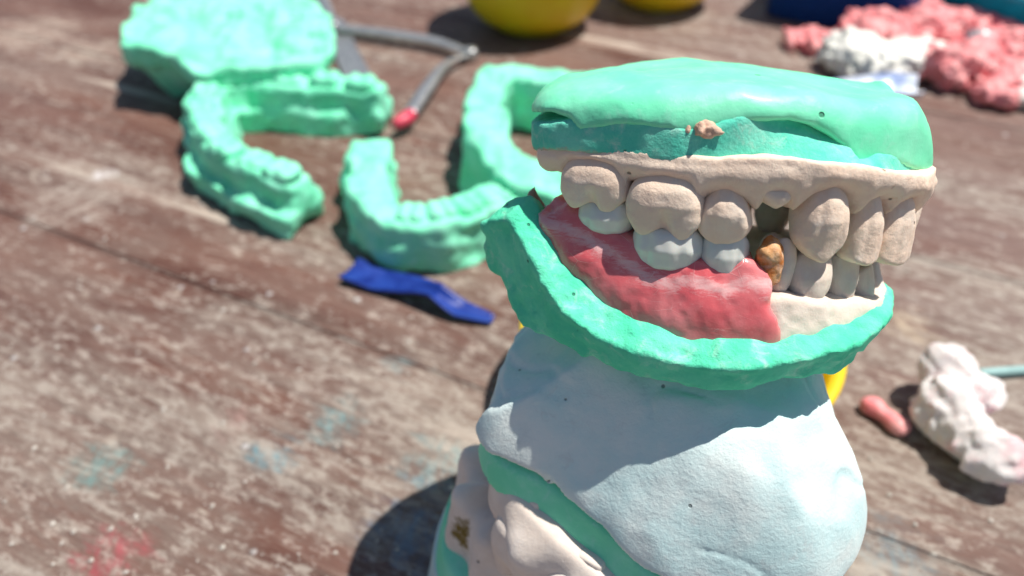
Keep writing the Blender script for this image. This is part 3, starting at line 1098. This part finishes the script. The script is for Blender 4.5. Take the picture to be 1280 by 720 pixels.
# lowest cast, standing on the table
low_thing = thing('dental_cast', 'stained lower cast at the bottom of the stack with pale blue base and green strip', 'dental cast', base_loc)
LL = Arch([(-.75, 9.9), (-.85, 9.4), (-.85, 8.9), (-.55, 8.3), (.2, 7.5), (1.1, 6.8), (2.2, 6.3), (3.2, 6.3), (4.2, 6.9), (4.8, 8.0), (4.9, 9.6)], BL.outer)


def low_ridge_f(X, Y, Z):
    t, s, o = LL.project(X[:, :, 0], Y[:, :, 0])
    T, S, O = t[:, :, None], s[:, :, None], o[:, :, None]
    lob = .13 * np.cos(T * LL.L / .95 * 2 * math.pi)
    so = .42 - .16 * np.clip(Z - 1.2, 0, 3) + lob * sstep(1.2, 2.4, Z)
    v = smax(S - so, -S - .9, .12)
    v = smax(v, Z - (3.35 + .15 * np.cos(T * LL.L / .95 * 2 * math.pi)), .25)
    v = smax(v, .9 - Z, .05)
    v = smax(v, O - .2, .2)
    return v + .05 * vnoise(X, Y, Z, .5, 27) + .02 * vnoise(X, Y, Z, .18, 28)


st = on_table(585, 655, 2.6)
sculpt('gum_ridge', rel(low_ridge_f), (-4.6, -4.0, .6), (4.2, 3.9, 4.0), .055, M['lower_pink'], low_thing,
       attr=relattr(lambda x, y, z: .95 * np.exp(-(((x - st[0]) / .35) ** 2 + ((y - st[1]) / .5) ** 2 + ((z - st[2]) / .55) ** 2))))


def low_green_f(X, Y, Z):
    t, s, o = LL.project(X[:, :, 0], Y[:, :, 0])
    T, S, O = t[:, :, None], s[:, :, None], o[:, :, None]
    v = smax(S - .66 + .25 * np.clip(Z - 1.2, 0, 2), -S - .9, .1)
    v = smax(v, Z - 2.0 + .2 * vnoise(X, Y, 0 * Z, .8, 3), .1)
    v = smax(v, .7 - Z, .05)
    v = smax(v, O - .25, .2)
    return v + .04 * vnoise(X, Y, Z, .5, 4)


sculpt('cast_base', rel(low_green_f), (-4.6, -4.0, .4), (4.4, 3.9, 2.4), .06, M['mint'], low_thing)


def low_base_f(X, Y, Z):
    t, s, o = LL.project(X[:, :, 0], Y[:, :, 0])
    T, S, O = t[:, :, None], s[:, :, None], o[:, :, None]
    v = smax(S - .92 + .18 * Z, -S - 1.2, .1)
    v = smax(v, Z - 1.35 + .2 * vnoise(X, Y, 0 * Z, .8, 13), .12)
    v = smax(v, -Z, .04)
    v = smax(v, O - .35, .2)
    return v + .04 * vnoise(X, Y, Z, .6, 14)


sculpt('foot', rel(low_base_f), (-5.0, -4.4, -.1), (4.6, 4.0, 1.8), .06, M['pale_base'], low_thing)


# ------------------------------------------------------------------ green casts lying behind
def arch_cast(label, pix, zr, dv=0, half=(.55, .6), base=(.85, .9), teeth=(), seed=0, outer=1, zb=.9, th=.5, top_flat=None, flare=.2):
    P = np.array([on_table(u, v + dv, zr)[:2] for u, v in pix])
    c = P.mean(0)
    A_ = Arch(P - c, outer)
    # orient outward: away from the centroid of the arch
    m, _, n = A_.at(.5)
    if n @ m < 0:
        A_.outer = -A_.outer
    o = thing('dental_cast', label, 'dental cast', (c[0], c[1], 0), 'green dental casts lying on the bench')
    lo = (A_.p.min(0) - 1.7)
    hi = (A_.p.max(0) + 1.7)

    def f(X, Y, Z):
        t, s, ov = A_.project(X[:, :, 0], Y[:, :, 0])
        T, S, O = t[:, :, None], s[:, :, None], ov[:, :, None]
        w = 1 + .2 * vnoise(X, Y, 0 * Z, 1.4, seed + 1)
        b = smax(S - base[1] * w - flare * (.5 - np.clip(Z / zb, 0, 1)) * -1, -S - base[0] * w, .15)
        b = smax(b, Z - zb, .2)
        r = smax(S - half[1], -S - half[0], .25)
        r = smax(r, Z - zr + .15 * np.abs(vnoise(X, Y, 0 * Z, .8, seed + 3)), .25)
        v = smin(b, r, .3)
        v = smax(v, -Z + .02, .05)
        v = smax(v, O - .15, .45)
        return v + .16 * vnoise(X, Y, Z, .9, seed) - .07 * np.abs(vnoise(X, Y, Z, .5, seed + 5)) + .06 * vnoise(X, Y, Z, .35, seed + 2)
    sculpt('cast_base', f, (lo[0], lo[1], -.1), (hi[0], hi[1], zr + .5), .07, M['mint'], o)
    tt = [t for t, _ in teeth]
    for i, (t, W) in enumerate(teeth):
        gap = min([abs(t - q) for q in tt if q != t]) * A_.L
        W = min(1.25, gap * 1.08)
        p, tg, n = A_.at(t, .05 + .05 * math.sin(i * 2.3))
        tooth('molar' if W > .8 else 'premolar', W, min(1.05, W * 1.1), th + .08 * math.sin(i * 1.7), M['mint'], o, (p[0], p[1], zr - .2), tg, 1, .3, seed + i, h=.045)
    return o


arch_cast('green horseshoe cast toothed on both arms, open to the right, touching the bulky green block',
          [(475, 106), (435, 104), (390, 102), (345, 100), (300, 98), (264, 108), (254, 138), (268, 170), (300, 192), (340, 208), (372, 220)], 1.9,
          half=(.6, .62), base=(.8, .95), seed=3, zb=.9, th=.5,
          teeth=[(.05, .9), (.14, .95), (.23, .95), (.31, .7), (.385, .7), (.48, .6), (.55, .6), (.63, .65), (.71, .7), (.79, .85), (.88, .95), (.96, .9)])
arch_cast('green horseshoe cast with one smooth and one toothed arm, just behind the blue strip',
          [(464, 172), (460, 195), (460, 220), (470, 244), (498, 264), (540, 266), (580, 256), (618, 242), (655, 226), (690, 212)], 1.7, th=.45,
          half=(.68, .72), base=(.8, .85), seed=17, teeth=[(.52, .7), (.60, .7), (.68, .8), (.77, .85), (.86, .9), (.95, .9)], flare=.1)
arch_cast('green arch cast partly hidden behind the lid of the toothed pair',
          [(790, 96), (740, 95), (690, 96), (645, 88), (615, 96), (606, 130), (612, 170), (640, 202), (680, 226), (720, 240)], 2.2,
          half=(.65, .7), base=(.9, .75), seed=29, teeth=[], flare=-.2)

# the bumpy block at the back left
TP = [(148, 52), (160, 25), (190, -5), (250, -35), (330, -38), (385, -5), (412, 28), (424, 58), (402, 80), (355, 86), (300, 88), (262, 92), (232, 84), (200, 72), (168, 70)]
ZB = 2.4
bp = np.array([on_table(u, v, ZB)[:2] for u, v in TP])
bc = bp.mean(0)
BPO = catmull(bp - bc, 6, True)
block = thing('dental_cast', 'bulky green cast with lumpy spreading top and narrow underside, at the back left', 'dental cast', (bc[0], bc[1], 0),
              'green dental casts lying on the bench')


def block_f(X, Y, Z):
    sd = poly_sd(BPO, X, Y)
    lump = .34 * vnoise(X, Y, 0 * Z, 1.3, 41) + .30 * np.abs(vnoise(X, Y, 0 * Z, .7, 42)) - .25 * np.exp(-(X / 2.2) ** 2 - ((Y - .3) / 1.6) ** 2)
    top = ZB + .10 * (Y > 0) + lump - .45 * np.exp(-((X - 2.3) / .7) ** 2 - ((Y + 2.4) / .7) ** 2)
    v = smax(Z - top, sd + .85 * np.clip(ZB - .45 - Z, 0, 9) + .18 * vnoise(X, Y, 0 * Z, .7, 48) + .26 * vnoise(X, Y, Z, 1.1, 43) + .12 * np.abs(vnoise(X, Y, Z, .5, 45)), .2)
    v = smax(v, .02 - Z, .05)
    return v + .05 * vnoise(X, Y, Z, .45, 44)


lo, hi = BPO.min(0) - .6, BPO.max(0) + .6
sculpt('cast_base', block_f, (lo[0], lo[1], -.1), (hi[0], hi[1], ZB + 1.0), .08, M['mint'], block)
for i, (u, v, W) in enumerate([(300, 20, 1.0), (340, 18, 1.0), (375, 25, .9), (398, 45, .8), (405, 65, .8)]):
    q = on_table(u, v, ZB)[:2] - bc
    tooth('molar', W, W, .5, M['mint'], block, (q[0], q[1], ZB - .15), (1, 0), 1, .4, 50 + i, h=.06)


# ------------------------------------------------------------------ lathe / tube helpers
def lathe(profile, n=64):
    v, f = [], []
    for r, z in profile:
        for k in range(n):
            a = 2 * math.pi * k / n
            v.append((r * math.cos(a), r * math.sin(a), z))
    for i in range(len(profile) - 1):
        for k in range(n):
            k2 = (k + 1) % n
            f.append((i * n + k, i * n + k2, (i + 1) * n + k2, (i + 1) * n + k))
    f.append(tuple(reversed(range(n))))
    f.append(tuple(range((len(profile) - 1) * n, len(profile) * n)))
    return v, f


def bowl(label, loc, s=1.0, hz=1.0):
    o = thing('mixing_bowl', label, 'bowl', loc, 'yellow mixing bowls')
    outer = [(1.7, 0), (1.95, .03), (2.05, .12), (2.15, .30)]
    for k in range(1, 13):
        a = k / 12 * 1.28
        outer.append((2.15 + 1.95 * math.sin(a) ** .9 * 1.0, .30 + 4.6 * (1 - math.cos(a)) * 1.0 + .35 * a))
    zt = outer[-1][1]
    rt = outer[-1][0]
    inner = [(rt - .32, zt - .02)] + [(max(r - .32, .2), max(z + .22, .5)) for r, z in reversed(outer[3:-1])]
    v, f = lathe([(r * s, z * s * hz) for r, z in outer + [(rt - .08, zt + .1), (rt - .22, zt + .1)] + inner])
    link('shell', v, f, M['yellow'], o)
    fv, ff = lathe([(1.5 * s, .0), (1.78 * s, -.0), (1.78 * s, .06 * s), (1.5 * s, .06 * s)])
    return o


pb = on_table(666, 42)
bowl('large yellow bowl at the top of the photo, nearest the metal tongs', (pb[0], pb[1] + 1.4, 0), 1.0)
pb = on_table(822, 14)
bowl('yellow bowl at the top edge, smaller in view and farther right', (pb[0] + .2, pb[1] + 1.4, 0), .9)
bowl('yellow bowl mostly hidden behind the stack of casts', (4.0, 14.5, 0), .95, .64)


def tube(pts, rad, n=14, flat=1.0, cap=True):
    """tapered tube along 3-D points; flat squashes the section vertically"""
    P = catmull(np.asarray(pts, float), 8) if len(pts) > 2 else np.asarray(pts, float)
    R = np.interp(np.linspace(0, 1, len(P)), np.linspace(0, 1, len(rad)), rad)
    v, f = [], []
    for i, p in enumerate(P):
        d = P[min(i + 1, len(P) - 1)] - P[max(i - 1, 0)]
        d = d / np.linalg.norm(d)
        a = np.cross(d, (0, 0, 1.0))
        a = a / np.linalg.norm(a)
        b = np.cross(a, d)
        for k in range(n):
            th = 2 * math.pi * k / n
            v.append(p + R[i] * (math.cos(th) * a + flat * math.sin(th) * b))
    for i in range(len(P) - 1):
        for k in range(n):
            k2 = (k + 1) % n
            f.append((i * n + k, i * n + k2, (i + 1) * n + k2, (i + 1) * n + k))
    f.append(tuple(reversed(range(n))))
    f.append(tuple(range((len(P) - 1) * n, len(P) * n)))
    return np.array(v), f


# metal tongs: two arms from a joint, one with a red tip
jt = on_table(588, 66, .4)
tongs = thing('tongs', 'grey metal tongs with one red tip lying between the green casts and the yellow bowl', 'tongs', (jt[0], jt[1], 0))


def T3(u, v, z):
    p = on_table(u, v, z)
    return (p[0] - jt[0], p[1] - jt[1], z)


v, f = tube([T3(592, 68, .4), T3(545, 52, .45), T3(490, 43, .45), T3(430, 36, .4), T3(370, 30, .35)], [.22, .38, .42, .40, .3], flat=.45)
link('arm', v, f, M['steel'], tongs)
v, f = tube([T3(585, 68, .4), T3(558, 80, .5), T3(535, 108, .6), T3(512, 142, .6)], [.16, .22, .34, .30], flat=.5)
link('arm', v, f, M['steel'], tongs)
v, f = tube([T3(514, 143, .6), T3(505, 150, .6), T3(493, 156, .55)], [.28, .32, .22], flat=.9)
link('tip', v, f, M['red_grip'], tongs)
v, f = lathe([(.28, 0), (.34, .05), (.34, .55), (.28, .62)], 24)
link('rivet', v, f, M['steel'], tongs)

# flat spatula blade seen between the block and the arch
sp = on_table(440, 78)
spat = thing('spatula', 'flat grey steel spatula blade between the two back left green casts', 'spatula', (sp[0], sp[1], 0))
bl = [on_table(u, v, .1) - np.array([sp[0], sp[1], 0]) for u, v in [(408, 30), (430, 28), (446, 62), (466, 105), (440, 112), (424, 84)]]
o2 = catmull([b[:2] for b in bl], 5, True)
n = len(o2)
v = [(x, y, .08) for x, y in o2] + [(x, y, .24 + .02 * math.sin(y)) for x, y in o2]
link('blade', v, [tuple(reversed(range(n))), tuple(range(n, 2 * n))] + [(i, (i + 1) % n, n + (i + 1) % n, n + i) for i in range(n)], M['steel'], spat, False)
q0, q1 = on_table(418, 34, .3) - np.array([sp[0], sp[1], 0]), on_table(385, -40, .3) - np.array([sp[0], sp[1], 0])
v, f = tube([q0, .5 * (q0 + q1), q1], [.25, .42, .4], flat=.7)
link('handle', v, f, M['steel'], spat)


# ------------------------------------------------------------------ flat plastic scraps
def film(name, label, cat, mat, spine, widths, lift, th=.07, group=None, seed=0):
    P = catmull(np.array([on_table(u, v, 0)[:2] for u, v in spine]), 8)
    c = P.mean(0)
    W = np.interp(np.linspace(0, 1, len(P)), np.linspace(0, 1, len(widths)), widths)
    L = np.interp(np.linspace(0, 1, len(P)), np.linspace(0, 1, len(lift)), lift)
    vt = []
    K = 9
    for i in range(len(P)):
        d = P[min(i + 1, len(P) - 1)] - P[max(i - 1, 0)]
        d = d / np.hypot(*d)
        nn = np.array([-d[1], d[0]])
        for k in range(K):
            a = (k / (K - 1) - .5) * 2
            q = P[i] - c + nn * a * W[i] / 2
            z = th + .01 + L[i] * (.5 + .5 * a * a) + .10 * max(0, float(vnoise(np.array(q[0]), np.array(q[1]), np.array(0.), .8, seed))) * (L[i] > 0)
            vt.append((q[0], q[1], z))
    n0 = len(vt)
    vb = [(x, y, z - th) for x, y, z in vt]
    f = []
    R = len(P)
    for i in range(R - 1):
        for k in range(K - 1):
            a = i * K + k
            f.append((a, a + K, a + K + 1, a + 1))
            f.append((n0 + a, n0 + a + 1, n0 + a + K + 1, n0 + a + K))
    for i in range(R - 1):
        a = i * K
        f.append((a, n0 + a, n0 + a + K, a + K))
        a = i * K + K - 1
        f.append((a, a + K, n0 + a + K, n0 + a))
    for k in range(K - 1):
        f.append((k, k + 1, n0 + k + 1, n0 + k))
        a = (R - 1) * K + k
        f.append((a, n0 + a, n0 + a + 1, a + 1))
    o = link(name, vt + vb, f, mat, None, True)
    o.location = (c[0] * CM, c[1] * CM, 0)
    return tag(o, label, cat, group)


film('plastic_strip', 'twisted dark blue plastic strip lying on the bench in front of the green casts', 'plastic strip', M['blue_strip'],
     [(437, 344), (475, 356), (515, 368), (545, 382), (575, 394), (616, 404)], [1.05, 1.0, .85, .62, .72, .35], [.25, .12, .3, .55, .2, .08], .09, seed=3)
film('foil_wrapper', 'crumpled pale blue foil wrapper behind the lid, beside the off-white scraps', 'wrapper', M['foil'],
     [(990, 134), (1035, 132), (1075, 132), (1108, 136), (1140, 139)], [1.4, 1.9, 1.7, 2.2, 1.7], [.5, .6, .9, 1.1, 1.2], .08, seed=6)


# ------------------------------------------------------------------ lumps
def lump(name, label, cat, mat, blobs, group=None, seed=0, amp=.12, h=.07, attr=None, k=.25, rag=0.0):
    """blobs: (u, v, z, rx, ry, rz, angle) -> one soft solid resting on the bench"""
    C_ = [(on_table(u, v, z), rx, ry, rz, a) for u, v, z, rx, ry, rz, a in blobs]
    c = np.mean([b[0] for b in C_], 0)
    c[2] = 0
    lo = np.min([b[0] - c - max(b[1], b[2]) - .4 for b in C_], 0)
    hi = np.max([b[0] - c + max(b[1], b[2]) + .4 for b in C_], 0)
    lo[2] = -.1

    def f(X, Y, Z):
        r = None
        for p, rx, ry, rz, a in C_:
            x, y, z = X - (p[0] - c[0]), Y - (p[1] - c[1]), Z - p[2]
            u, w = x * math.cos(a) + y * math.sin(a), -x * math.sin(a) + y * math.cos(a)
            d = (np.sqrt((u / rx) ** 2 + (w / ry) ** 2 + (z / rz) ** 2) - 1) * min(rx, ry, rz)
            r = d if r is None else smin(r, d, k)
        r = smax(r, .02 - Z, .05)
        return r + amp * vnoise(X, Y, Z, .6, seed) + amp * 1.1 * (.35 - np.abs(vnoise(X, Y, Z, .75, seed + 4))) * -1 - rag * np.abs(vnoise(X, Y, Z, .38, seed + 7)) + rag * .3 * vnoise(X, Y, Z, .16, seed + 8) + amp * .45 * vnoise(X, Y, Z, .22, seed + 1)
    at = (lambda x, y, z: attr(x + c[0], y + c[1], z)) if attr else None
    o = sculpt(name, f, lo, hi, h, mat, None, attr=at)
    o.location = (c[0] * CM, c[1] * CM, 0)
    return tag(o, label, cat, group)


rsp = on_table(1163, 498, 1.4)
lump('cotton_wool', 'crumpled white cotton wool wad with pink stains on the bench at right', 'cotton wool', M['cotton'],
     [(1180, 462, 1.0, .62, .58, .6, 0), (1222, 492, .8, .60, .48, .5, .3), (1180, 508, .8, .66, .72, .7, 0), (1207, 540, .7, .68, .62, .6, -.5),
      (1242, 574, .7, .72, .56, .58, -.4)], seed=5, amp=.10, h=.032, rag=.10,
     attr=lambda x, y, z: np.exp(-(((x - rsp[0]) / .16) ** 2 + ((y - rsp[1]) / .16) ** 2 + ((z - rsp[2]) / .4) ** 2)))
lump('wax_scrap', 'tiny pink wax curl lying just left of the cotton wool', 'wax scrap', M['wax'],
     [(1092, 505, .25, .28, .25, .22, 0), (1107, 518, .25, .42, .2, .2, -.7), (1122, 533, .22, .26, .2, .2, -.7)], 'pink wax scraps', 9, .05, .04)
PW = [('pale pink wax scrap nearest the lid, left of the off-white scraps', [(1020, 52, .3, 1.2, .9, .4, 0), (1050, 60, .3, 1.0, .8, .35, 0)]),
      ('big rounded pink wax lump against the navy box', [(1092, 38, .9, 1.5, 1.2, .9, 0), (1120, 48, .7, 1.3, 1.0, .7, 0)]),
      ('pink wax lump standing between the navy box and the turquoise tray', [(1160, 38, .9, 1.3, 1.6, 1.0, .2), (1150, 22, .8, 1.1, 1.3, .9, 0)]),
      ('large pink wax mound right of the off-white scrap', [(1195, 82, .8, 1.7, 1.2, .9, -.1), (1232, 78, .8, 1.5, 1.3, .9, 0)]),
      ('pink wax slab along the turquoise tray', [(1215, 30, .5, 2.4, 1.0, .5, -.5), (1262, 48, .5, 2.0, 1.0, .5, -.5)]),
      ('narrow pink wax piece at right edge, left of the small white crumb', [(1250, 100, .6, .9, 1.4, .7, .3), (1244, 118, .4, .8, .8, .5, 0), (1268, 80, .6, 1.4, 1.2, .7, 0)])]
for i, (lb, bs) in enumerate(PW):
    lump('wax_scrap', lb, 'wax scrap', M['wax'], bs, 'pink wax scraps', 60 + i * 3, .24, .085, rag=.22)
lump('wax_scrap', 'dark red wax scrap lying among the pink ones', 'wax scrap', M['red_wax'], [(1182, 50, .9, .9, .7, .6, 0), (1205, 56, 1.0, 1.0, .6, .6, 0)],
     'pink wax scraps', 81, .15, .09)
lump('grey_scrap', 'bluish grey crumb on top of the pink wax', 'scrap', M['steel'], [(1222, 48, 1.3, .7, .5, .4, 0), (1232, 56, 1.1, .4, .5, .4, 0)], None, 84, .12, .08)
lump('plaster_scrap', 'long off-white plaster scrap in front of the pink wax', 'plaster scrap', M['white_scrap'],
     [(1066, 66, .8, 1.4, 1.2, .9, 0), (1105, 78, .8, 1.7, 1.2, .8, 0), (1148, 74, .8, 1.6, 1.1, .8, .1)], 'off-white scraps', 90, .13, .085, rag=.18)
lump('plaster_scrap', 'small off-white scrap at the right edge of the photo', 'plaster scrap', M['white_scrap'],
     [(1272, 112, .5, .9, 1.1, .6, 0), (1285, 100, .5, .9, 1.1, .6, 0)], 'off-white scraps', 93, .15, .1)

# thin stick at the right
a, b = on_table(1223, 467, .16), on_table(1330, 459, .16)
o = thing('stick', 'thin pale teal stick poking out behind the cotton wool', 'stick', (a[0], a[1], 0))
d = b - a
d[2] = 0
v, f = tube([np.array([0, 0, .16]), np.array([0, 0, .16]) + d * .5, np.array([0, 0, .16]) + d], [.13, .13, .13])
link('shaft', v, f, M['teal_stick'], o)


# crumbs of plaster dust scattered over the bench, far too many and small to count
def crumbs():
    rc = np.random.RandomState(21)
    v, f = [], []
    base = np.array([(1, 0, 0), (-1, 0, 0), (0, 1, 0), (0, -1, 0), (0, 0, 1), (0, 0, -1)], float)
    tri = [(0, 2, 4), (2, 1, 4), (1, 3, 4), (3, 0, 4), (2, 0, 5), (1, 2, 5), (3, 1, 5), (0, 3, 5)]
    for i in range(420):
        if i < 300:
            p = on_table(rc.uniform(-40, 640), rc.uniform(60, 740) if i % 3 else rc.uniform(380, 740))
        elif i < 370:
            p = on_table(rc.uniform(1000, 1300), rc.uniform(20, 160))
        else:
            p = on_table(rc.uniform(1080, 1300), rc.uniform(200, 720))
        r = .025 + .055 * rc.rand() ** 3
        q = base * r * rc.uniform(.6, 1.3, (6, 3))
        q[:, 2] *= .7
        n0 = len(v)
        v += [tuple(p + a + np.array([0, 0, r * .45])) for a in q]
        f += [tuple(n0 + k for k in t) for t in tri]
    tag(link('plaster_crumbs', v, f, M['crumb'], None, False), 'tiny white plaster crumbs scattered over the brown bench', 'crumbs', None, 'stuff')


crumbs()

# ------------------------------------------------------------------ boxes at the far right
def tub(name, label, cat, mat, corner, along, back, height, rim=.35):
    """open tub: near corner point, edge vectors, walls with thickness and a rolled rim"""
    o = thing(name, label, cat, (corner[0], corner[1], 0))
    A_, B_ = np.array([*along, 0.]), np.array([*back, 0.])
    la, lb = np.linalg.norm(A_), np.linalg.norm(B_)
    ea, eb = A_ / la, B_ / lb

    def ring(ins, z, r=.8):
        pts = []
        for cx, cy, a0 in ((la - r, r, -90), (la - r, lb - r, 0), (r, lb - r, 90), (r, r, 180)):
            for k in range(7):
                a = math.radians(a0 + 15 * k)
                x = cx + (r - ins) * math.cos(a)
                y = cy + (r - ins) * math.sin(a)
                pts.append(ea * x + eb * y + np.array([0, 0, z]))
        return pts
    rings = [ring(.18, 0), ring(.05, .12), ring(0, height - .3), ring(-.12, height - .26), ring(-.14, height), ring(.2, height), ring(.22, height - .3), ring(.3, .25)]
    v = [p for r in rings for p in r]
    m = len(rings[0])
    f = [(i * m + k, i * m + (k + 1) % m, (i + 1) * m + (k + 1) % m, (i + 1) * m + k) for i in range(len(rings) - 1) for k in range(m)]
    f += [tuple(reversed(range(m))), tuple(range((len(rings) - 1) * m, len(rings) * m))]
    link('tub', v, f, mat, o)
    return o


a, b = on_table(950, 20), on_table(1135, 54)
al = (b - a)[:2]
bk = np.array([-al[1], al[0]]) / np.hypot(*al) * 9
tub('plastic_box', 'navy blue plastic box at the top edge behind the pink wax', 'box', M['navy'], a, al, bk, 4.0)
a, b = on_table(1115, 10), on_table(1345, 76)
al = (b - a)[:2]
bk = np.array([-al[1], al[0]]) / np.hypot(*al) * 10
tub('plastic_tray', 'turquoise plastic tray at the top right corner of the photo', 'tray', M['teal'], a, al, bk, 2.2)

# ------------------------------------------------------------------ camera, light, world
cam = bpy.data.cameras.new('camera')
cam.sensor_width = 36
cam.lens = F_PX / 1280 * 36
cam.clip_start = .005
cam.clip_end = 100
cam.dof.use_dof = True
cam.dof.focus_distance = 10.7 * CM
cam.dof.aperture_fstop = 16
co = bpy.data.objects.new('camera', cam)
COL.objects.link(co)
co.location = (0, 0, CAM_H * CM)
co.rotation_euler = (math.pi / 2 - PITCH, 0, 0)
scene.camera = co

EL, AZ = math.radians(69), math.radians(14)      # azimuth from +x towards +y (away)
sd_ = Vector((math.cos(EL) * math.cos(AZ), math.cos(EL) * math.sin(AZ), math.sin(EL)))
sun = bpy.data.lights.new('sun', 'SUN')
sun.energy = 5.0
sun.angle = math.radians(.5)
sun.color = (1.0, .925, .83)
so = bpy.data.objects.new('sun', sun)
COL.objects.link(so)
so.rotation_euler = sd_.to_track_quat('Z', 'Y').to_euler()
so.location = (0, 0, 1)

w = bpy.data.worlds.new('World')
scene.world = w
w.use_nodes = True
nt = w.node_tree
nt.nodes.clear()
out = nt.nodes.new('ShaderNodeOutputWorld')
bg = nt.nodes.new('ShaderNodeBackground')
sky = nt.nodes.new('ShaderNodeTexSky')
sky.sky_type = 'NISHITA'
sky.sun_disc = False
sky.sun_elevation = EL
sky.sun_rotation = math.pi / 2 - AZ
bg.inputs[1].default_value = .06
nt.links.new(sky.outputs[0], bg.inputs[0])
nt.links.new(bg.outputs[0], out.inputs[0])

scene.view_settings.view_transform = 'Standard'
scene.view_settings.look = 'None'
scene.view_settings.exposure = 0.28
scene.view_settings.gamma = 1
scene.cycles.use_denoising = True
scene.cycles.max_bounces = 8
